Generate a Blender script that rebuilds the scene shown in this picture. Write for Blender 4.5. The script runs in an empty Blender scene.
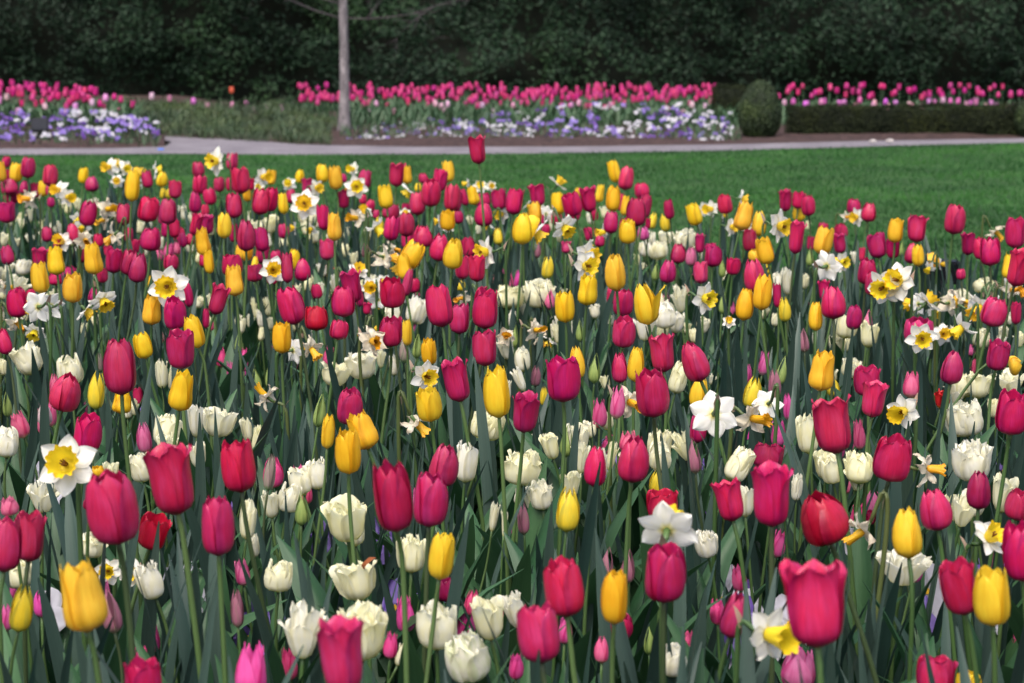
import bpy, bmesh, math, random
from mathutils import Vector, Matrix, Quaternion, noise
R = random.Random(11)
S = bpy.context.scene
COL = S.collection

# ------------------------------------------------------------------ camera, sky, sun, exposure
W_PX, H_PX, LENS = 1024, 683, 70.0
F = LENS / 36.0 * W_PX
HORIZON = 44.0
CAM_H = 0.95
pitch = math.atan((H_PX / 2 - HORIZON) / F)
cd = bpy.data.cameras.new('camera'); cam = bpy.data.objects.new('camera', cd); COL.objects.link(cam)
cam.location = (0, 0, CAM_H); cam.rotation_euler = (math.pi / 2 - pitch, 0, 0)
cd.lens = LENS; cd.sensor_width = 36; cd.clip_start = 0.05; cd.clip_end = 500
cd.dof.use_dof = True; cd.dof.focus_distance = 3.0; cd.dof.aperture_fstop = 10.5
S.camera = cam
wd = bpy.data.worlds.new('World'); S.world = wd; wd.use_nodes = True
nt = wd.node_tree
sky = nt.nodes.new('ShaderNodeTexSky'); sky.sky_type = 'NISHITA'; sky.sun_disc = False
sky.sun_elevation = math.radians(62); sky.sun_rotation = math.radians(200)
sky.air_density = 1.0; sky.dust_density = 6.0; sky.ozone_density = 1.0
bgn = nt.nodes['Background']; bgn.inputs['Strength'].default_value = 0.115
nt.links.new(sky.outputs[0], bgn.inputs[0])
sl = bpy.data.lights.new('sun', 'SUN'); so = bpy.data.objects.new('sun', sl); COL.objects.link(so)
sl.energy = 1.35; sl.angle = math.radians(60); sl.color = (1, 0.96, 0.92)
# the sun stands high behind the camera's shoulder, veiled by cloud
el, az = math.radians(62), math.radians(200)
sd = Vector((math.sin(az) * math.cos(el), math.cos(az) * math.cos(el), math.sin(el)))
so.rotation_euler = sd.to_track_quat('Z', 'Y').to_euler()
S.view_settings.view_transform = 'Standard'; S.view_settings.look = 'None'
S.view_settings.exposure = 1.22; S.view_settings.gamma = 1
S.render.engine = 'CYCLES'
S.cycles.max_bounces = 6; S.cycles.diffuse_bounces = 3; S.cycles.transmission_bounces = 3
S.cycles.transparent_max_bounces = 4; S.cycles.use_denoising = True

# ------------------------------------------------------------------ helpers
FW = Vector((0, math.cos(pitch), -math.sin(pitch))); UP = Vector((0, math.sin(pitch), math.cos(pitch)))
EYE = Vector((0, 0, CAM_H))
def ray(x, y): return FW + Vector((1, 0, 0)) * ((x - W_PX / 2) / F) + UP * ((H_PX / 2 - y) / F)
def at_z(x, y, z):
    d = ray(x, y); t = (z - CAM_H) / d.z
    return EYE + d * t
def at_y(x, y, depth):
    d = ray(x, y); return EYE + d * (depth / d.y)
def lin(r, g, b):
    f = lambda c: c / 12.92 if c <= 0.04045 else ((c + 0.055) / 1.055) ** 2.4
    return (f(r / 255), f(g / 255), f(b / 255), 1)
def mesh(name, V, Fc, mats, uv=None, mi=None, smooth=True):
    me = bpy.data.meshes.new(name)
    me.from_pydata([tuple(v) for v in V], [], Fc)
    for m in mats: me.materials.append(m)
    if uv is not None:
        l = me.uv_layers.new(name='UVMap'); vi = [0] * len(me.loops); me.loops.foreach_get('vertex_index', vi)
        flat = []
        for k in vi: flat += uv[k]
        l.data.foreach_set('uv', flat)
    if mi is not None: me.polygons.foreach_set('material_index', mi)
    if smooth: me.polygons.foreach_set('use_smooth', [True] * len(me.polygons))
    me.update(); return me
def obj(name, me, parent=None, loc=None, rot=None, sc=None, color=None):
    o = bpy.data.objects.new(name, me); COL.objects.link(o)
    if parent is not None: o.parent = parent
    if loc is not None: o.location = loc
    if rot is not None:
        if isinstance(rot, Quaternion): o.rotation_mode = 'QUATERNION'; o.rotation_quaternion = rot
        else: o.rotation_euler = rot
    if sc is not None: o.scale = sc
    if color is not None: o.color = color
    return o
def tag(o, label=None, cat=None, group=None, kind=None):
    if label: o['label'] = label
    if cat: o['category'] = cat
    if group: o['group'] = group
    if kind: o['kind'] = kind
    return o
class MB:
    """collects shapes into one mesh"""
    def __init__(s): s.V = []; s.F = []; s.UV = []; s.M = []
    def add(s, V, Fc, UV=None, m=0, mat=None):
        b = len(s.V)
        s.V += [mat @ Vector(v) for v in V] if mat is not None else [Vector(v) for v in V]
        s.F += [tuple(i + b for i in f) for f in Fc]
        s.UV += UV if UV else [(0.5, 0.5)] * len(V)
        s.M += [m] * len(Fc)
    def tube(s, pts, rads, n=7, m=0, cap=True):
        pts = [Vector(p) for p in pts]; V = []; UV = []; k = len(pts)
        for i, p in enumerate(pts):
            t = (pts[min(i + 1, k - 1)] - pts[max(i - 1, 0)]).normalized()
            a = t.orthogonal() if abs(t.z) < 0.99 else Vector((1, 0, 0))
            a = (a - t * a.dot(t)).normalized(); b = t.cross(a)
            for j in range(n):
                q = 2 * math.pi * j / n
                V.append(p + (a * math.cos(q) + b * math.sin(q)) * rads[i]); UV.append((j / n, i / (k - 1)))
        Fc = [(i * n + j, i * n + (j + 1) % n, (i + 1) * n + (j + 1) % n, (i + 1) * n + j) for i in range(k - 1) for j in range(n)]
        if cap: Fc += [tuple(range(n))[::-1], tuple(range((k - 1) * n, k * n))]
        s.add(V, Fc, UV, m)
    def build(s, name, mats, smooth=True): return mesh(name, s.V, s.F, mats, s.UV, s.M, smooth)
def interp(cp, s):
    for (a, x), (b, y) in zip(cp, cp[1:]):
        if s <= b:
            t = (s - a) / (b - a); t = t * t * (3 - 2 * t) * 0.5 + t * 0.5
            return x + (y - x) * t
    return cp[-1][1]
def spline(P, n):
    P = [Vector(p) for p in P]; Q = [2 * P[0] - P[1]] + P + [2 * P[-1] - P[-2]]; out = []
    for i in range(len(P) - 1):
        a, b, c, d = Q[i:i + 4]
        for k in range(n):
            t = k / n
            out.append(0.5 * ((2 * b) + (c - a) * t + (2 * a - 5 * b + 4 * c - d) * t * t + (3 * b - a - 3 * c + d) * t ** 3))
    return out + [P[-1]]

# ------------------------------------------------------------------ materials
def new_mat(name):
    m = bpy.data.materials.new(name); m.use_nodes = True; t = m.node_tree
    return m, t, t.nodes['Principled BSDF'], t.nodes['Material Output']
def N(t, typ, **kw):
    n = t.nodes.new(typ)
    for k, v in kw.items(): setattr(n, k, v)
    return n
def ramp(t, fac, stops):
    r = N(t, 'ShaderNodeValToRGB'); e = r.color_ramp.elements
    while len(e) < len(stops): e.new(0.5)
    for i, (p, c) in enumerate(stops): e[i].position = p; e[i].color = c
    t.links.new(fac, r.inputs[0]); return r.outputs[0]
def math_n(t, op, a, b=None):
    n = N(t, 'ShaderNodeMath', operation=op)
    for i, v in enumerate((a, b)):
        if v is None: continue
        if hasattr(v, 'is_output'): t.links.new(v, n.inputs[i])
        else: n.inputs[i].default_value = v
    return n.outputs[0]
def mix(t, fac, a, b, bt='MIX'):
    n = N(t, 'ShaderNodeMix', data_type='RGBA', blend_type=bt)
    for i, v in ((0, fac), (6, a), (7, b)):
        if hasattr(v, 'is_output'): t.links.new(v, n.inputs[i])
        else: n.inputs[i].default_value = v
    return n.outputs[2]
def petal_mat(name, body, edge, rib, base, tip=None, trans=0.3, streak=0.35, rough=0.42, spec=0.35):
    """petal colour by rim, midrib, base and fine lengthwise veins, plus painted seam shade; object colour tints the single flower"""
    m, t, p, out = new_mat(name); L = t.links.new
    uv = N(t, 'ShaderNodeUVMap'); sx = N(t, 'ShaderNodeSeparateXYZ'); L(uv.outputs[0], sx.inputs[0])
    e = math_n(t, 'ABSOLUTE', math_n(t, 'MULTIPLY_ADD', sx.outputs[0], 2.0)); e.node.inputs[2].default_value = -1
    info = N(t, 'ShaderNodeObjectInfo')
    shade = tuple(x * 0.66 for x in body[:3]) + (1,)
    c = ramp(t, e, [(0.0, rib), (0.24, body), (0.70, shade), (1.0, edge)])  # dark band before the rim paints the shade in the petal seams
    cl = N(t, 'ShaderNodeCombineXYZ'); L(math_n(t, 'MULTIPLY', sx.outputs[0], 3.0), cl.inputs[0]); L(math_n(t, 'MULTIPLY', sx.outputs[1], 2.0), cl.inputs[1]); L(math_n(t, 'MULTIPLY', info.outputs['Random'], 70.0), cl.inputs[2])
    nl = N(t, 'ShaderNodeTexNoise'); nl.inputs['Scale'].default_value = 1.3; nl.inputs['Detail'].default_value = 2; L(cl.outputs[0], nl.inputs['Vector'])
    c = mix(t, math_n(t, 'MULTIPLY', ramp(t, nl.outputs[0], [(0.40, (0, 0, 0, 1)), (0.66, (1, 1, 1, 1))]), 0.45), c, rib)
    cb = N(t, 'ShaderNodeCombineXYZ'); L(math_n(t, 'MULTIPLY', sx.outputs[0], 26.0), cb.inputs[0]); L(math_n(t, 'MULTIPLY', sx.outputs[1], 2.2), cb.inputs[1])
    L(math_n(t, 'MULTIPLY', info.outputs['Random'], 40.0), cb.inputs[2])
    ns = N(t, 'ShaderNodeTexNoise'); ns.inputs['Scale'].default_value = 1.0; ns.inputs['Detail'].default_value = 3; L(cb.outputs[0], ns.inputs['Vector'])
    dark = tuple(x * 0.55 for x in body[:3]) + (1,)
    f = math_n(t, 'MULTIPLY', ramp(t, ns.outputs[0], [(0.35, (0, 0, 0, 1)), (0.7, (1, 1, 1, 1))]), streak)
    c = mix(t, f, c, dark)
    c = mix(t, ramp(t, sx.outputs[1], [(0.0, (1, 1, 1, 1)), (0.22, (0, 0, 0, 1))]), c, base)
    if tip: c = mix(t, ramp(t, sx.outputs[1], [(0.75, (0, 0, 0, 1)), (1.0, (1, 1, 1, 1))]), c, tip)
    c = mix(t, 1.0, c, info.outputs['Color'], 'MULTIPLY')
    L(c, p.inputs['Base Color']); p.inputs['Roughness'].default_value = rough; p.inputs['Specular IOR Level'].default_value = spec
    bp = N(t, 'ShaderNodeBump'); bp.inputs['Strength'].default_value = 0.25; bp.inputs['Distance'].default_value = 0.002
    L(ns.outputs[0], bp.inputs['Height']); L(bp.outputs[0], p.inputs['Normal'])
    tr = N(t, 'ShaderNodeBsdfTranslucent'); L(c, tr.inputs[0])
    ms = N(t, 'ShaderNodeMixShader'); ms.inputs[0].default_value = trans
    L(p.outputs[0], ms.inputs[1]); L(tr.outputs[0], ms.inputs[2]); L(ms.outputs[0], out.inputs[0])
    return m
def leaf_mat(name, a, b, trans=0.2, rough=0.5, spec=0.4, edge=None, tint=True, patch=0.0):
    m, t, p, out = new_mat(name); L = t.links.new
    uv = N(t, 'ShaderNodeUVMap'); sx = N(t, 'ShaderNodeSeparateXYZ'); L(uv.outputs[0], sx.inputs[0])
    geo = N(t, 'ShaderNodeNewGeometry'); info = N(t, 'ShaderNodeObjectInfo')
    cb = N(t, 'ShaderNodeCombineXYZ'); L(math_n(t, 'MULTIPLY', sx.outputs[0], 14.0), cb.inputs[0]); L(math_n(t, 'MULTIPLY', sx.outputs[1], 1.5), cb.inputs[1]); L(math_n(t, 'MULTIPLY', info.outputs['Random'], 30.0), cb.inputs[2])
    ns = N(t, 'ShaderNodeTexNoise'); ns.inputs['Scale'].default_value = 1.0; L(cb.outputs[0], ns.inputs['Vector'])
    rnd = math_n(t, 'FRACT', math_n(t, 'ADD', geo.outputs['Random Per Island'], info.outputs['Random']))
    c = mix(t, rnd, a, b)
    c = mix(t, math_n(t, 'MULTIPLY', ns.outputs[0], 0.55), c, tuple(x * 0.45 for x in a[:3]) + (1,))
    if edge: c = mix(t, ramp(t, sx.outputs[1], [(0.86, (0, 0, 0, 1)), (1.0, (1, 1, 1, 1))]), c, edge)
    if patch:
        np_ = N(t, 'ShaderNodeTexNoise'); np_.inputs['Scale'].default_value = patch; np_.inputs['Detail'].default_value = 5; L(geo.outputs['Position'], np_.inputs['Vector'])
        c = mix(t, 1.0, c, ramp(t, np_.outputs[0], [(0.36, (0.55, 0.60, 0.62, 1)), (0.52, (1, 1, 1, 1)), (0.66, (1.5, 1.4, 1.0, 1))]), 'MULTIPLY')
    if tint: c = mix(t, 1.0, c, info.outputs['Color'], 'MULTIPLY')
    L(c, p.inputs['Base Color']); p.inputs['Roughness'].default_value = rough; p.inputs['Specular IOR Level'].default_value = spec
    tr = N(t, 'ShaderNodeBsdfTranslucent'); L(c, tr.inputs[0])
    ms = N(t, 'ShaderNodeMixShader'); ms.inputs[0].default_value = trans
    L(p.outputs[0], ms.inputs[1]); L(tr.outputs[0], ms.inputs[2]); L(ms.outputs[0], out.inputs[0])
    return m
def ground_mat(name, cols, scale, detail=8, rough=0.9, bump=0.3, stretch=(1, 1, 1), fine=None):
    m, t, p, out = new_mat(name); L = t.links.new
    g = N(t, 'ShaderNodeNewGeometry'); mp = N(t, 'ShaderNodeMapping'); L(g.outputs['Position'], mp.inputs[0]); mp.inputs['Scale'].default_value = stretch
    ns = N(t, 'ShaderNodeTexNoise'); ns.inputs['Scale'].default_value = scale; ns.inputs['Detail'].default_value = detail; L(mp.outputs[0], ns.inputs['Vector'])
    c = ramp(t, ns.outputs[0], cols)
    if fine:
        n2 = N(t, 'ShaderNodeTexNoise'); n2.inputs['Scale'].default_value = fine; n2.inputs['Detail'].default_value = 4; L(g.outputs['Position'], n2.inputs['Vector'])
        c = mix(t, 1.0, c, ramp(t, n2.outputs[0], [(0.3, (0.55, 0.55, 0.55, 1)), (0.7, (1.25, 1.25, 1.25, 1))]), 'MULTIPLY')
    L(c, p.inputs['Base Color']); p.inputs['Roughness'].default_value = rough; p.inputs['Specular IOR Level'].default_value = 0.2
    bp = N(t, 'ShaderNodeBump'); bp.inputs['Strength'].default_value = bump; bp.inputs['Distance'].default_value = 0.02
    L(ns.outputs[0], bp.inputs['Height']); L(bp.outputs[0], p.inputs['Normal'])
    return m
def plain_mat(name, c, rough=0.5, spec=0.4):
    return ground_mat(name, [(0.3, tuple(x * 0.8 for x in c[:3]) + (1,)), (0.7, c)], 40, 4, rough, 0.1)

M = {}
M['C'] = petal_mat('crimson_petal', (0.45, 0.007, 0.096, 1), (0.55, 0.012, 0.085, 1), (0.56, 0.034, 0.19, 1), (0.23, 0.004, 0.06, 1), trans=0.24, streak=0.40, rough=0.38, spec=0.45)  # paler pink rib: pigment, with the petals' sheen painted in
M['Y'] = petal_mat('yellow_petal', (0.82, 0.49, 0.018, 1), (0.86, 0.58, 0.03, 1), (0.80, 0.43, 0.014, 1), (0.74, 0.52, 0.06, 1), trans=0.32, streak=0.16)
M['L'] = petal_mat('greenish_yellow_petal', (0.62, 0.50, 0.04, 1), (0.80, 0.58, 0.03, 1), (0.48, 0.46, 0.06, 1), (0.34, 0.40, 0.06, 1), trans=0.22, streak=0.2)
M['P'] = petal_mat('pink_petal', (0.70, 0.050, 0.235, 1), (0.74, 0.13, 0.34, 1), (0.66, 0.035, 0.20, 1), (0.68, 0.36, 0.34, 1), trans=0.32, streak=0.25)
M['W'] = petal_mat('cream_petal', (0.89, 0.86, 0.62, 1), (0.90, 0.89, 0.74, 1), (0.88, 0.83, 0.48, 1), (0.66, 0.68, 0.22, 1), trans=0.45, streak=0.05, rough=0.55)
M['WG'] = petal_mat('green_streaked_petal', (0.86, 0.84, 0.58, 1), (0.89, 0.87, 0.72, 1), (0.42, 0.54, 0.12, 1), (0.50, 0.60, 0.16, 1), trans=0.4, streak=0.08, rough=0.55)
M['G'] = petal_mat('green_bud_petal', (0.18, 0.27, 0.075, 1), (0.28, 0.36, 0.10, 1), (0.12, 0.21, 0.06, 1), (0.12, 0.22, 0.06, 1), trans=0.15, streak=0.3)
M['M'] = petal_mat('mauve_bud_petal', (0.26, 0.10, 0.14, 1), (0.38, 0.13, 0.20, 1), (0.24, 0.19, 0.15, 1), (0.18, 0.20, 0.10, 1), trans=0.15, streak=0.35)
M['DW'] = petal_mat('daffodil_petal', (0.84, 0.84, 0.79, 1), (0.86, 0.86, 0.83, 1), (0.78, 0.79, 0.66, 1), (0.80, 0.74, 0.20, 1), trans=0.40, streak=0.05, rough=0.6)
M['DX'] = petal_mat('faded_daffodil_petal', (0.80, 0.78, 0.68, 1), (0.74, 0.66, 0.50, 1), (0.80, 0.77, 0.64, 1), (0.74, 0.66, 0.26, 1), tip=(0.62, 0.54, 0.42, 1), trans=0.38, streak=0.12, rough=0.7)
M['DY'] = petal_mat('trumpet_petal', (0.88, 0.64, 0.03, 1), (0.88, 0.64, 0.03, 1), (0.88, 0.64, 0.03, 1), (0.84, 0.70, 0.14, 1), tip=(0.88, 0.56, 0.018, 1), trans=0.42, streak=0.12)
M['DO'] = petal_mat('faded_trumpet_petal', (0.80, 0.44, 0.018, 1), (0.80, 0.42, 0.018, 1), (0.80, 0.46, 0.018, 1), (0.78, 0.56, 0.10, 1), tip=(0.74, 0.34, 0.012, 1), trans=0.3, streak=0.3)
M['red'] = petal_mat('red_petal', (0.62, 0.012, 0.022, 1), (0.70, 0.03, 0.03, 1), (0.60, 0.012, 0.03, 1), (0.70, 0.40, 0.04, 1), trans=0.3)
M['stem'] = leaf_mat('stem_skin', (0.060, 0.125, 0.035, 1), (0.095, 0.155, 0.05, 1), trans=0.05, rough=0.45)
M['tleaf'] = leaf_mat('tulip_leaf_skin', (0.020, 0.070, 0.028, 1), (0.062, 0.148, 0.060, 1), trans=0.20, rough=0.46, spec=0.32)
M['fleaf'] = leaf_mat('border_leaf_skin', (0.034, 0.090, 0.036, 1), (0.065, 0.130, 0.055, 1), trans=0.16, rough=0.45, tint=False)
M['dleaf'] = leaf_mat('daffodil_leaf_skin', (0.019, 0.047, 0.037, 1), (0.062, 0.104, 0.082, 1), trans=0.12, rough=0.42, spec=0.35)
M['neck'] = leaf_mat('papery_sheath', (0.30, 0.20, 0.14, 1), (0.36, 0.27, 0.20, 1), trans=0.2, rough=0.7)
M['dark'] = plain_mat('dark_throat', (0.16, 0.06, 0.008, 1))
M['soil'] = ground_mat('bed_soil', [(0.3, (0.010, 0.007, 0.006, 1)), (0.7, (0.035, 0.024, 0.019, 1))], 30, 8, 0.95, 0.6)
M['mulch'] = ground_mat('mulch', [(0.3, (0.020, 0.012, 0.012, 1)), (0.6, (0.060, 0.036, 0.033, 1)), (0.8, (0.12, 0.08, 0.07, 1))], 18, 10, 0.95, 0.6, fine=60)
M['lawn'] = ground_mat('lawn_turf', [(0.36, (0.016, 0.046, 0.010, 1)), (0.5, (0.024, 0.066, 0.014, 1)), (0.64, (0.034, 0.085, 0.020, 1))], 2.0, 14, 0.9, 1.0, (1, 1, 1), fine=22)
M['path'] = ground_mat('path_paving', [(0.3, (0.125, 0.112, 0.130, 1)), (0.7, (0.20, 0.185, 0.205, 1))], 3, 10, 0.9, 0.15, fine=90)
M['ground'] = ground_mat('earth', [(0.3, (0.02, 0.03, 0.012, 1)), (0.7, (0.05, 0.06, 0.03, 1))], 2, 8)
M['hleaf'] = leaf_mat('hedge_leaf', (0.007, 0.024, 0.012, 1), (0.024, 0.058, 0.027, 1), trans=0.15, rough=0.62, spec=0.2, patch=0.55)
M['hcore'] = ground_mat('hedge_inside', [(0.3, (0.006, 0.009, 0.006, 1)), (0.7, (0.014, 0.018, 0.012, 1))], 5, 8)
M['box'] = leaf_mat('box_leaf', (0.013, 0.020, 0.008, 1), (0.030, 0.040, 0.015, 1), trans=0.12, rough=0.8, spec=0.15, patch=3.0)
M['ball'] = leaf_mat('box_ball_leaf', (0.020, 0.042, 0.014, 1), (0.050, 0.082, 0.026, 1), trans=0.12, rough=0.6, patch=5.0)  # greener than the blocks, and brightened in the colour to look lit
M['blade'] = leaf_mat('lawn_blade', (0.022, 0.102, 0.020, 1), (0.048, 0.160, 0.038, 1), trans=0.25, rough=0.6, spec=0.2, patch=0.7)
M['gcover'] = leaf_mat('ground_cover_blade', (0.028, 0.066, 0.022, 1), (0.085, 0.125, 0.055, 1), trans=0.2, rough=0.5, edge=(0.14, 0.14, 0.08, 1), patch=1.6)
M['bark'] = ground_mat('tree_bark', [(0.3, (0.10, 0.09, 0.095, 1)), (0.5, (0.19, 0.17, 0.18, 1)), (0.7, (0.30, 0.27, 0.28, 1))], 14, 10, 0.9, 0.8, (1, 1, 0.35), fine=50)
M['twig'] = plain_mat('twig_bark', (0.085, 0.070, 0.080, 1), 0.9)
M['rose'] = petal_mat('border_tulip_petal', (0.58, 0.026, 0.17, 1), (0.64, 0.05, 0.22, 1), (0.62, 0.045, 0.21, 1), (0.5, 0.05, 0.14, 1), trans=0.3)
M['pw'] = petal_mat('white_pansy_petal', (0.54, 0.54, 0.61, 1), (0.58, 0.58, 0.66, 1), (0.50, 0.50, 0.58, 1), (0.42, 0.38, 0.22, 1), trans=0.3, streak=0.1, rough=0.6)
M['pv'] = petal_mat('violet_pansy_petal', (0.19, 0.11, 0.50, 1), (0.30, 0.22, 0.62, 1), (0.20, 0.12, 0.5, 1), (0.06, 0.02, 0.2, 1), trans=0.25, streak=0.2, rough=0.6)
M['pd'] = petal_mat('purple_pansy_petal', (0.075, 0.022, 0.22, 1), (0.11, 0.04, 0.3, 1), (0.07, 0.02, 0.2, 1), (0.03, 0.01, 0.08, 1), trans=0.2, streak=0.2, rough=0.6)
M['eye'] = plain_mat('pansy_eye', (0.75, 0.45, 0.03, 1))
M['black'] = plain_mat('black_housing', (0.012, 0.012, 0.016, 1), 0.4)
M['glass'] = plain_mat('lamp_glass', (0.020, 0.022, 0.030, 1), 0.25)
M['stone'] = plain_mat('pale_stone', (0.40, 0.37, 0.36, 1), 0.9)
M['blue'] = plain_mat('blue_plastic', (0.03, 0.18, 0.75, 1), 0.5)
M['rust'] = plain_mat('dead_petal', (0.20, 0.06, 0.02, 1), 0.8)

# ------------------------------------------------------------------ the setting
def sheet(name, P, z, mat, kind='structure'):
    me = mesh(name, [(x, y, z) for x, y in P], [tuple(range(len(P)))], [mat], smooth=False)
    return tag(obj(name, me), kind=kind)
sheet('ground', [(-250, -250), (250, -250), (250, 250), (-250, 250)], -0.03, M['ground'])
def gp(x, y): p = at_z(x, y, 0.0); return (p.x, p.y)
BED_BACK = lambda X: 6.55 - 0.72 * X
far_edge = [gp(-260, 156), gp(0, 155.5), gp(165, 154), gp(300, 155), gp(520, 154), gp(720, 151), gp(900, 146), gp(1024, 143), gp(1300, 137)]
lawn_poly = [(-12, BED_BACK(-12)), (-2, BED_BACK(-2) + 0.2), (0.3, BED_BACK(0) + 0.35), (1.5, 5.95), (9, 1.5)] + far_edge[::-1]
sheet('lawn', lawn_poly, 0.0, M['lawn'])
sheet('footpath', [(-0.3, BED_BACK(-.3) + .0), (5.5, 2.9), (9, 2.9), (9, 7.9), (1.4, 8.2), (0.3, BED_BACK(0.3) + 0.6)], -0.008, M['path'])
back_edge = [gp(-260, 149), gp(0, 149), gp(120, 148.5), gp(165, 147), gp(172, 142), gp(140, 136.5), gp(60, 132), gp(-200, 128), gp(-200, 126), gp(120, 134), gp(175, 135.5), gp(240, 139), gp(300, 145), gp(420, 147.2), gp(560, 147), gp(720, 145), gp(860, 141.5), gp(1024, 138.5), gp(1300, 132)]
sheet('garden_path', far_edge + back_edge[::-1], 0.004, M['path'])
def mound(name, x0, x1, d0, d1, rise, front, mat, nx=40, ny=10):
    V = []; Fc = []
    for j in range(ny + 1):
        for i in range(nx + 1):
            px = x0 + (x1 - x0) * i / nx; s = j / ny
            e = min(1.0, 4 * min(i, nx - i) / nx + 0.02)
            df = front(px); d = df + (d1 - df) * s
            V.append(((px - 512) / F * d, d, -0.02 + 0.035 * min(1, s * 30) + rise * s ** 0.8 * e + 0.02 * noise.noise((px * .05, d * 3, 0))))
    for j in range(ny):
        for i in range(nx): a = j * (nx + 1) + i; Fc.append((a, a + 1, a + nx + 2, a + nx + 1))
    return tag(obj(name, mesh(name, V, Fc, [mat])), kind='structure')
gy = lambda y: at_z(512, y, 0).y
mound('left_border_ground', -260, 166, 0, 22.0, 0.22, lambda px: gy(149.2 if px < 130 else 149.2 - (px - 130) * 0.06), M['mulch'])
mound('border_ground', 296, 760, 0, 26.5, 0.16, lambda px: gy(147.5 if px < 560 else 147.5 - (px - 560) * 0.014), M['mulch'])
mound('right_border_ground', 740, 1400, 0, 26.5, 0.12, lambda px: gy(145 - (px - 740) * 0.0225), M['mulch'])
mound('slope_ground', -200, 305, 0, 27, 0.25, lambda px: gy(134.5 + max(0, px - 120) * 0.058), M['mulch'])
P0 = [( -14, BED_BACK(-14)), (-2, BED_BACK(-2)), (0, BED_BACK(0)), (1.5, BED_BACK(1.5)), (5, BED_BACK(5)), (5, 0.3), (-14, 0.3)]
sheet('flower_bed_soil', P0[::-1], 0.006, M['soil'])

# ---- the tall hedge: a dark solid core clothed in leaf-sized faces
def leaf_quad(mb, p, n, size, asp=0.5, roll=0.0, m=0):
    n = n.normalized(); a = n.orthogonal().normalized(); a = Quaternion(n, roll) @ a; b = n.cross(a)
    h = size; w = size * asp
    mb.add([p - a * h * .5, p + b * w * .5 + n * size * .06, p + a * h * .5, p - b * w * .5 + n * size * .06], [(0, 1, 2, 3)], [(0.5, 0), (1, .5), (.5, 1), (0, .5)], m)
def hedge_wall():
    root = tag(obj('tall_hedge', None), 'tall dark evergreen hedge behind all the far flower borders', 'hedge')
    X0, X1, D, HT = -11.5, 11.5, 28.2, 3.4
    core = MB(); nx, nz = 60, 12; V = []; Fc = []
    bump = lambda x, z: 0.45 * noise.noise((x * .35, z * .5, 3)) + 0.28 * noise.noise((x * 1.1, z * 1.3, 7)) + 0.10 * noise.noise((x * 3, z * 3, 1))
    for j in range(nz + 1):
        for i in range(nx + 1):
            x = X0 + (X1 - X0) * i / nx; z = HT * j / nz
            V.append((x, D - 1.4 * bump(x, z) + 0.28 + 0.3 * max(0, 0.5 - z), z))
    k = len(V)
    V += [(x, y + 1.6, z) for x, y, z in V]
    for j in range(nz):
        for i in range(nx):
            a = j * (nx + 1) + i; Fc += [(a, a + 1, a + nx + 2, a + nx + 1), (k + a, k + a + nx + 1, k + a + nx + 2, k + a + 1)]
    for i in range(nx): a = nz * (nx + 1) + i; Fc.append((a, a + 1, k + a + 1, k + a))
    core.add(V, Fc); obj('solid_core', core.build('hedge_branches', [M['hcore']]), root)
    mb = MB()
    for _ in range(60000):
        x = R.uniform(X0, X1); z = R.uniform(0.05, 2.5) if R.random() < .93 else R.uniform(2.5, HT)
        cl = noise.noise((x * 2.2, z * 2.6, 11))
        if cl < -0.22 and R.random() < 0.8: continue
        if z < 0.55 and R.random() < 0.55: continue
        y = D - 1.4 * bump(x, z) + 0.3 * max(0, 0.5 - z) - 0.22 * max(cl, 0) - R.uniform(-0.10, 0.16)
        n = Vector((R.gauss(0, .7), -1 + R.gauss(0, .4), 0.35 + R.gauss(0, .6)))
        leaf_quad(mb, Vector((x, y, z)), n, R.uniform(.055, .11), 0.48, R.uniform(0, 6.28))
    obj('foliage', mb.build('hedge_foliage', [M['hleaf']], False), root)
hedge_wall()

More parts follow.
